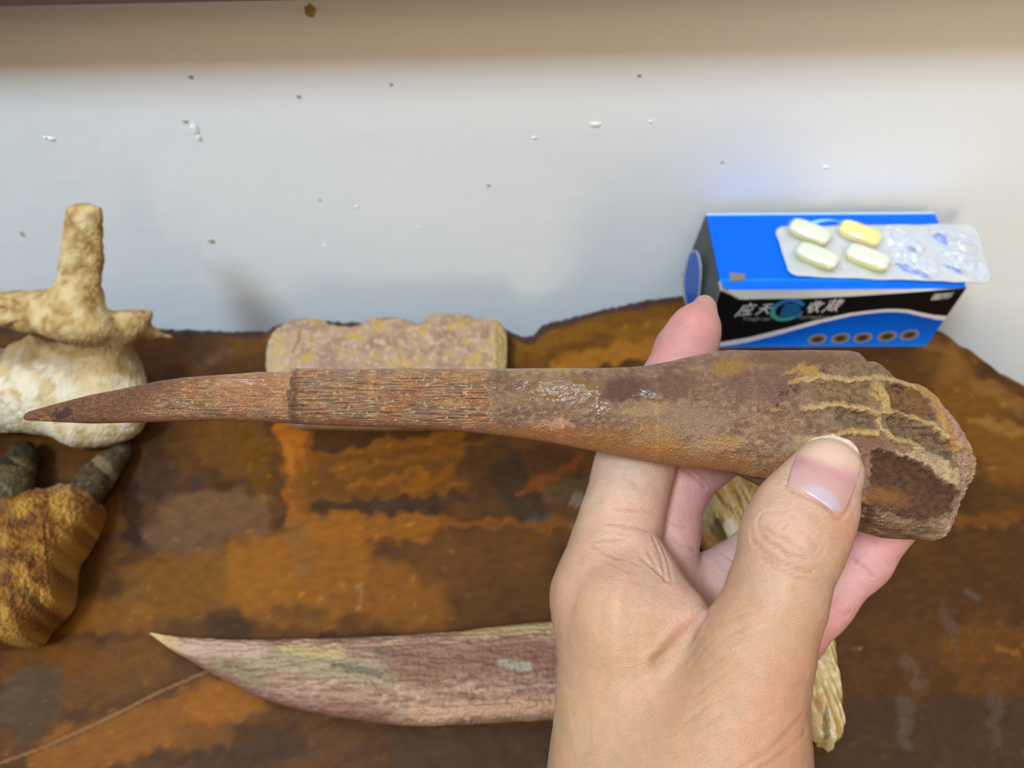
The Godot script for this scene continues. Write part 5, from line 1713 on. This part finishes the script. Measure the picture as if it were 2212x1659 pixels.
func glyph(im: Image, strokes: Array, at: Vector2, sx: Vector2, sy: Vector2, w: float, c: Color) -> void:
	for s in strokes:
		for i in range(0, s.size() - 2, 2):
			var a: Vector2 = at + sx * (float(s[i]) / 10.0 - 0.5) + sy * (float(s[i + 1]) / 10.0 - 0.5)
			var b: Vector2 = at + sx * (float(s[i + 2]) / 10.0 - 0.5) + sy * (float(s[i + 3]) / 10.0 - 0.5)
			dab(im, a, b, w, c)

const PANEL_W := 1010.0
const PANEL_H := 400.0

# where a sight line meets the front panel, in the panel's own pixels
func on_front(px: float, py: float) -> Vector2:
	var v := (py - 621.0) / 127.5
	var l := lerpf(1561.0, 1518.0, v)
	var r := lerpf(2090.0, 2000.0, v)
	return Vector2((px - l) / (r - l) * PANEL_W, v * PANEL_H)

func front_art() -> Image:
	var im := Image.create(int(PANEL_W), int(PANEL_H), false, Image.FORMAT_RGB8)
	var blackish := Color8(16, 15, 17)
	var blue := Color8(8, 84, 186)
	im.fill(blackish)
	var wave := PackedVector2Array()
	for p in [[1500, 752], [1554, 743], [1620, 731], [1694, 712], [1767, 692], [1840, 676], [1880, 671], [1914, 668], [1940, 668], [1965, 670], [1995, 677], [2025, 683], [2046, 685], [2080, 688]]:
		wave.append(on_front(p[0], p[1]))
	for x in int(PANEL_W):
		var yw := curve_at(wave, x)
		for y in range(maxi(0, int(yw)), int(PANEL_H)):
			var t := clampf((y - yw) / (PANEL_H - yw + 1.0), 0, 1)
			im.set_pixel(x, y, Color8(0, 74, 176).lerp(Color8(10, 116, 240), t))
	var white := Color8(214, 206, 206)
	for i in wave.size() - 1:
		var u := wave[i].x / PANEL_W
		dab(im, wave[i], wave[i + 1], lerpf(17, 10, smoothstep(0.1, 0.6, u)) + 5.0 * smoothstep(0.85, 1.0, u), white)
	# the pale fold along the bottom
	for x in int(PANEL_W):
		for y in range(int(PANEL_H) - 24, int(PANEL_H)):
			im.set_pixel(x, y, im.get_pixel(x, y).lerp(Color8(92, 140, 220), 0.45 * smoothstep(PANEL_H - 24.0, PANEL_H - 8.0, y)))
	# five coins
	for p in [[1767, 731], [1817, 729], [1865, 728], [1918, 725], [1966, 722]]:
		var c := on_front(p[0], p[1])
		for y in range(int(c.y) - 42, int(c.y) + 43):
			for x in range(int(c.x) - 44, int(c.x) + 45):
				if x < 0 or y < 0 or x >= int(PANEL_W) or y >= int(PANEL_H):
					continue
				var d := Vector2((x - c.x) / 41.0, (y - c.y) / 36.0).length()
				if d < 1.0:
					var k := Color8(122, 108, 88).lerp(Color8(58, 48, 38), 1.0 - smoothstep(0.25, 0.8, d))
					if absf(d - 0.9) < 0.08:
						k = Color8(150, 134, 106)
					im.set_pixel(x, y, k)
	# lettering in brush strokes
	var ink := Color8(206, 196, 194)
	var ying := [[5, 0, 5.5, 1.3], [1.4, 2, 9.4, 1.7], [1.5, 2, 1.3, 6, 0, 9.8], [3.2, 4, 3.9, 6.8], [5, 3.6, 5.6, 6.5], [8.4, 3.6, 6.4, 8.6], [2.2, 9, 9.6, 8.6]]
	var tian := [[2, 1.6, 8.4, 1.2], [0.8, 4.6, 9.4, 4.2], [5.2, 1.5, 4.6, 5, 0.8, 9.8], [5, 5, 9.6, 9.6]]
	var shou := [[1.4, 2, 1.4, 6.6, 3.6, 5.4], [3.6, 0.4, 3.6, 9.6], [6.2, 0.4, 5, 3.6], [5.8, 2.6, 9.7, 2.4], [8.6, 2.6, 7.4, 6, 4.6, 9.8], [5.8, 4, 7.2, 6.6, 9.8, 9.8]]
	var cang := [[0.4, 1.5, 9.6, 1.3], [3.2, 0.2, 3.2, 2.6], [6.8, 0.2, 6.8, 2.6], [1.4, 3.6, 9.7, 3.4], [2, 3.6, 2, 6, 0.6, 9.8], [3.6, 5, 6, 5], [3.6, 6.5, 6, 6.5], [3.6, 8.2, 6, 8.2], [3.6, 5, 3.6, 8.2], [7, 2.6, 7.6, 6.6, 9.8, 9.6], [9.2, 5, 6.4, 9.2], [8.5, 2.2, 9.2, 2.9]]
	var yuan := [[1, 1, 1, 9, 9, 9, 9, 1, 1, 1], [3.4, 2.4, 6.6, 2.4, 6.6, 4, 3.4, 4, 3.4, 2.4], [3, 5.2, 7, 5.2, 7, 7], [3, 5.2, 3, 7], [5, 5.6, 3.4, 8.2], [5.6, 7.2, 7, 8.2]]
	var xing := [[0.4, 1.5, 5.6, 1.5], [0.4, 4.5, 5.8, 4.5], [2, 1.5, 2, 5, 0.8, 9.4], [4.2, 1.5, 4.2, 9.4], [9, 0.4, 6.4, 3], [9.2, 3.4, 6.4, 6], [9.6, 6.3, 5.9, 9.6]]
	for e in [[ying, 1616, 665, 66, 84, 3.8], [tian, 1656, 663, 56, 74, 3.8], [shou, 1763, 659, 62, 76, 3.8], [cang, 1803, 657, 64, 84, 3.4], [yuan, 2026, 640, 40, 42, 2.4], [xing, 2048, 638, 40, 42, 2.4]]:
		glyph(im, e[0], on_front(e[1], e[2]), Vector2(e[3], -4), Vector2(-14 if e[3] > 50 else 0, e[4]), e[5], ink)
	# the small line under it, in plain strokes
	var small := {
		"Y": [[0, 0, 5, 5, 10, 0], [5, 5, 5, 10]], "i": [[5, 4, 5, 10], [5, 1.5, 5, 2]], "n": [[1, 4, 1, 10], [1, 5, 5, 4, 8, 5, 8, 10]], "g": [[8, 4, 3, 4, 1, 7, 3, 10, 8, 9], [8, 4, 8, 12, 2, 13]], "t": [[4, 1, 4, 9, 8, 10], [1, 4, 8, 4]], "a": [[2, 4, 8, 5, 8, 10], [8, 7, 2, 7, 2, 10, 8, 9]],
		"C": [[9, 1, 4, 0, 1, 5, 4, 10, 9, 9]], "o": [[5, 4, 1, 7, 5, 10, 9, 7, 5, 4]], "l": [[5, 0, 5, 10]], "e": [[1, 7, 9, 7, 5, 4, 1, 7, 4, 10, 9, 9]], "c": [[9, 5, 5, 4, 1, 7, 5, 10, 9, 9]],
	}
	for e in [["Yingtian", 1608, 1667, 684], ["Collection", 1729, 1798, 681]]:
		var word: String = e[0]
		for i in word.length():
			var p := on_front(lerpf(e[1], e[2], (i + 0.5) / word.length()), e[3])
			glyph(im, small[word[i]], p, Vector2(13, 0), Vector2(0, 22), 1.7, Color8(150, 146, 144))
	# round emblem: a broken ring, green below and blue above, with bars inside
	var ec := on_front(1704, 666)
	for y in range(int(ec.y) - 90, int(ec.y) + 91):
		for x in range(int(ec.x) - 90, int(ec.x) + 91):
			if y < 0 or y >= int(PANEL_H):
				continue
			var q := Vector2((x - ec.x) / 72.0, (y - ec.y) / 74.0)
			var ang := atan2(q.y, q.x)
			var r := q.length()
			var tone := Color8(44, 112, 176).lerp(Color8(70, 150, 134), smoothstep(-0.5, 0.8, q.y - q.x * 0.5))
			var inner := 0.70 + 0.16 * smoothstep(0.3, 1.0, q.x)
			if r < 1.0 and r > inner and not (ang > -0.42 and ang < 0.12):
				im.set_pixel(x, y, tone)
			elif r < inner - 0.05 and q.x > -0.35 + 0.25 * q.y * q.y and fposmod(q.y * 4.2 + 0.2, 1.0) < 0.62 and absf(q.y) < 0.62:
				im.set_pixel(x, y, Color8(36, 112, 178))
	return im

func lid_art() -> Image:
	var w := 800
	var h := 360
	var im := Image.create(w, h, false, Image.FORMAT_RGB8)
	im.fill(Color8(0, 98, 218))
	for y in h:
		for x in w:
			if y < 14:
				im.set_pixel(x, y, Color8(196, 214, 240).lerp(Color8(0, 98, 218), smoothstep(4, 14, y)))
			elif y > 314 and y < 332:
				im.set_pixel(x, y, Color8(0, 98, 218).lerp(Color8(46, 146, 240), 0.7 * (1.0 - absf(y - 323.0) / 9.0)))
			# a thin pale ring round the emblem that the blister pack hides
			var d := Vector2((x - 410.0) / 120.0, (y - 150.0) / 118.0)
			var r := d.length()
			var wdt := 0.10 * smoothstep(0.5, -0.9, d.x) + 0.015
			if absf(r - 1.0 + wdt) < wdt and d.y < 0.6:
				im.set_pixel(x, y, Color8(150, 196, 244))
	return im

func build_blister() -> void:
	var lev := TABLE + 0.0412
	var c := [on_level(1672, 491, lev), on_level(2108, 484, lev), on_level(2146, 612, lev), on_level(1706, 597, lev)]
	var base: Vector3 = (c[0] + c[1] + c[2] + c[3]) / 4.0
	var o := thing("blister_pack", "silver foil blister pack lying on the blue box, four tablets left in it", "blister pack", base)
	var foil := plain_mat(rgb(206, 206, 208), 0.42)
	foil.metallic = 0.25
	relief(foil, noise_tex(256, 0.02, 51), 0.02)
	triplanar(foil, 0.02)
	# tablets' places: row, column -> centre on the card
	var spots := []
	for p in [[1744, 514], [1852, 517], [1944, 524], [2056, 527], [1760, 566], [1868, 569], [1970, 576], [2076, 578]]:
		spots.append(on_level(p[0], p[1], lev))
	var axis: Vector3 = (on_level(1780, 530, lev) - on_level(1712, 503, lev)).normalized()
	var side := axis.cross(Vector3.UP).normalized()
	# the card: a fine grid with rounded corners and the holes pushed through its foil
	var nu := 150
	var nv := 50
	var inside := func(u: float, v: float) -> bool:
		var q := Vector2(u * 92.0, v * 34.0)
		var k := Vector2(clampf(q.x, 5.0, 87.0), clampf(q.y, 5.0, 29.0))
		return q.distance_to(k) <= 5.0
	var holes := [[3, -3.2, -1.2, 5.0, 3.6], [3, 5.4, -0.6, 3.4, 3.4], [6, 0.6, 2.2, 7.4, 2.0], [7, 0.4, 2.6, 7.0, 1.6], [2, 5.0, 1.6, 2.4, 1.4]]
	var v := PackedVector3Array()
	var idx := PackedInt32Array()
	for s in 2:
		for j in nv + 1:
			for i in nu + 1:
				var u := float(i) / nu
				var w := float(j) / nv
				var p: Vector3 = (c[0] as Vector3).lerp(c[1], u).lerp((c[3] as Vector3).lerp(c[2], u), w)
				p.y += 0.0004 * noise.get_noise_2d(u * 6.0, w * 3.0) - 0.0005 * s + 0.0004
				v.append(p)
	var keep := func(i: int, j: int) -> bool:
		if i < 0 or j < 0 or i >= nu or j >= nv:
			return false
		var u := (i + 0.5) / nu
		var w := (j + 0.5) / nv
		if not inside.call(u, w):
			return false
		var p: Vector3 = (c[0] as Vector3).lerp(c[1], u).lerp((c[3] as Vector3).lerp(c[2], u), w)
		for hole in holes:
			var q: Vector3 = p - spots[hole[0]]
			if Vector2((q.dot(axis) * 1000.0 - hole[1]) / hole[3], (q.dot(side) * 1000.0 - hole[2]) / hole[4]).length() < 1.0 + 0.12 * noise.get_noise_2d(u * 60.0, w * 24.0):
				return false
		return true
	var per := (nu + 1) * (nv + 1)
	for j in nv:
		for i in nu:
			if not keep.call(i, j):
				continue
			var p := j * (nu + 1) + i
			idx.append_array([p, p + 1, p + nu + 1, p + 1, p + nu + 2, p + nu + 1])
			var q := per + p
			idx.append_array([q, q + nu + 1, q + 1, q + 1, q + nu + 1, q + nu + 2])
			for e in [[0, -1, p, p + 1], [0, 1, p + nu + 2, p + nu + 1], [-1, 0, p + nu + 1, p], [1, 0, p + 1, p + nu + 2]]:
				if not keep.call(i + e[0], j + e[1]):
					idx.append_array([e[2], per + int(e[2]), e[3], e[3], per + int(e[2]), per + int(e[3])])
	put("foil_card", solid(v, idx, foil, PackedColorArray(), PackedVector2Array(), base), o)
	# pockets of clear plastic: whole over the tablets, dented where they are empty
	var clear := StandardMaterial3D.new()
	clear.transparency = BaseMaterial3D.TRANSPARENCY_ALPHA
	clear.albedo_color = Color(1, 1, 1, 0.06)
	clear.roughness = 0.08
	var hazy := StandardMaterial3D.new()
	hazy.transparency = BaseMaterial3D.TRANSPARENCY_ALPHA
	hazy.albedo_color = Color(0.93, 0.95, 1, 0.22)
	hazy.roughness = 0.2
	for k in 8:
		var empty := k in [2, 3, 6, 7]
		var sp: Vector3 = spots[k]
		var dv := PackedVector3Array()
		var di := PackedInt32Array()
		var na := 44
		var nr := 14
		for j in nr + 1:
			for i in na:
				var a := TAU * i / na
				var r := sin(PI * 0.5 * j / nr)
				var z := cos(PI * 0.5 * j / nr)
				var q := Vector2(cos(a), sin(a))
				var sq := pow(pow(absf(q.x), 3.2) + pow(absf(q.y), 3.2), -1.0 / 3.2)
				var hh := pow(z, 0.45) * (6.2 if not empty else 4.6)
				if empty:
					hh *= 0.62 + 0.5 * noise.get_noise_3d(q.x * r * 2.2 + k * 7.0, q.y * r * 2.2, k) + 0.12 * noise.get_noise_2d(q.x * r * 8.0 + k * 3.0, q.y * r * 8.0)
				if j == nr:
					hh = 0.0
				dv.append(sp + axis * (q.x * sq * r * 10.4 * 0.001) + side * (q.y * sq * r * 5.4 * 0.001) + Vector3(0, maxf(hh, 0.0) * 0.001 + 0.0004, 0))
		for j in nr:
			for i in na:
				var p := j * na + i
				var q := j * na + (i + 1) % na
				di.append_array([p, q, p + na, q, q + na, p + na])
		var d := put("pocket", solid(dv, di, hazy if empty else clear, PackedColorArray(), PackedVector2Array(), base), o)
		if empty:
			d.set_meta("label", "crumpled empty pocket")
	# the four tablets: two layers, cream over yellow; the second one lies yellow side up
	var words := ["cream-topped tablet at the upper left corner of the blister pack", "yellow tablet in the upper row of the blister pack, the only yellow-topped one", "", "", "cream-topped tablet at the lower left corner of the blister pack", "cream-topped tablet below the yellow one in the blister pack"]
	for k in [0, 1, 4, 5]:
		var cream := rgb(224, 220, 200)
		var yellow := rgb(214, 204, 112)
		var pv := PackedVector3Array()
		var pc := PackedColorArray()
		var pi := PackedInt32Array()
		var na := 48
		var nr := 24
		var sp: Vector3 = spots[k]
		for j in nr + 1:
			var b := PI * j / nr
			for i in na:
				var a := TAU * i / na
				var q := Vector2(cos(a), sin(a))
				var sq := pow(pow(absf(q.x), 4.5) + pow(absf(q.y), 4.5), -1.0 / 4.5)
				var r := pow(sin(b), 0.34) if j > 0 and j < nr else 0.0
				var z := signf(cos(b)) * pow(absf(cos(b)), 0.62)
				pv.append(sp + axis * (q.x * sq * r * 0.0088) + side * (q.y * sq * r * 0.0042) + Vector3(0, 0.0034 + z * 0.0025, 0))
				var high := smoothstep(-0.05, 0.25, z)
				pc.append(yellow.lerp(cream, high) if k != 1 else rgb(232, 206, 158).lerp(rgb(232, 222, 130), high))
		for j in nr:
			for i in na:
				var p := j * na + i
				var q := j * na + (i + 1) % na
				pi.append_array([p, q, p + na, q, q + na, p + na])
		var t := put("tablet", solid(pv, pi, painted_mat(0.5), pc, PackedVector2Array(), sp), null, sp)
		tag(t, words[k], "tablet", "tablets in the blister pack")
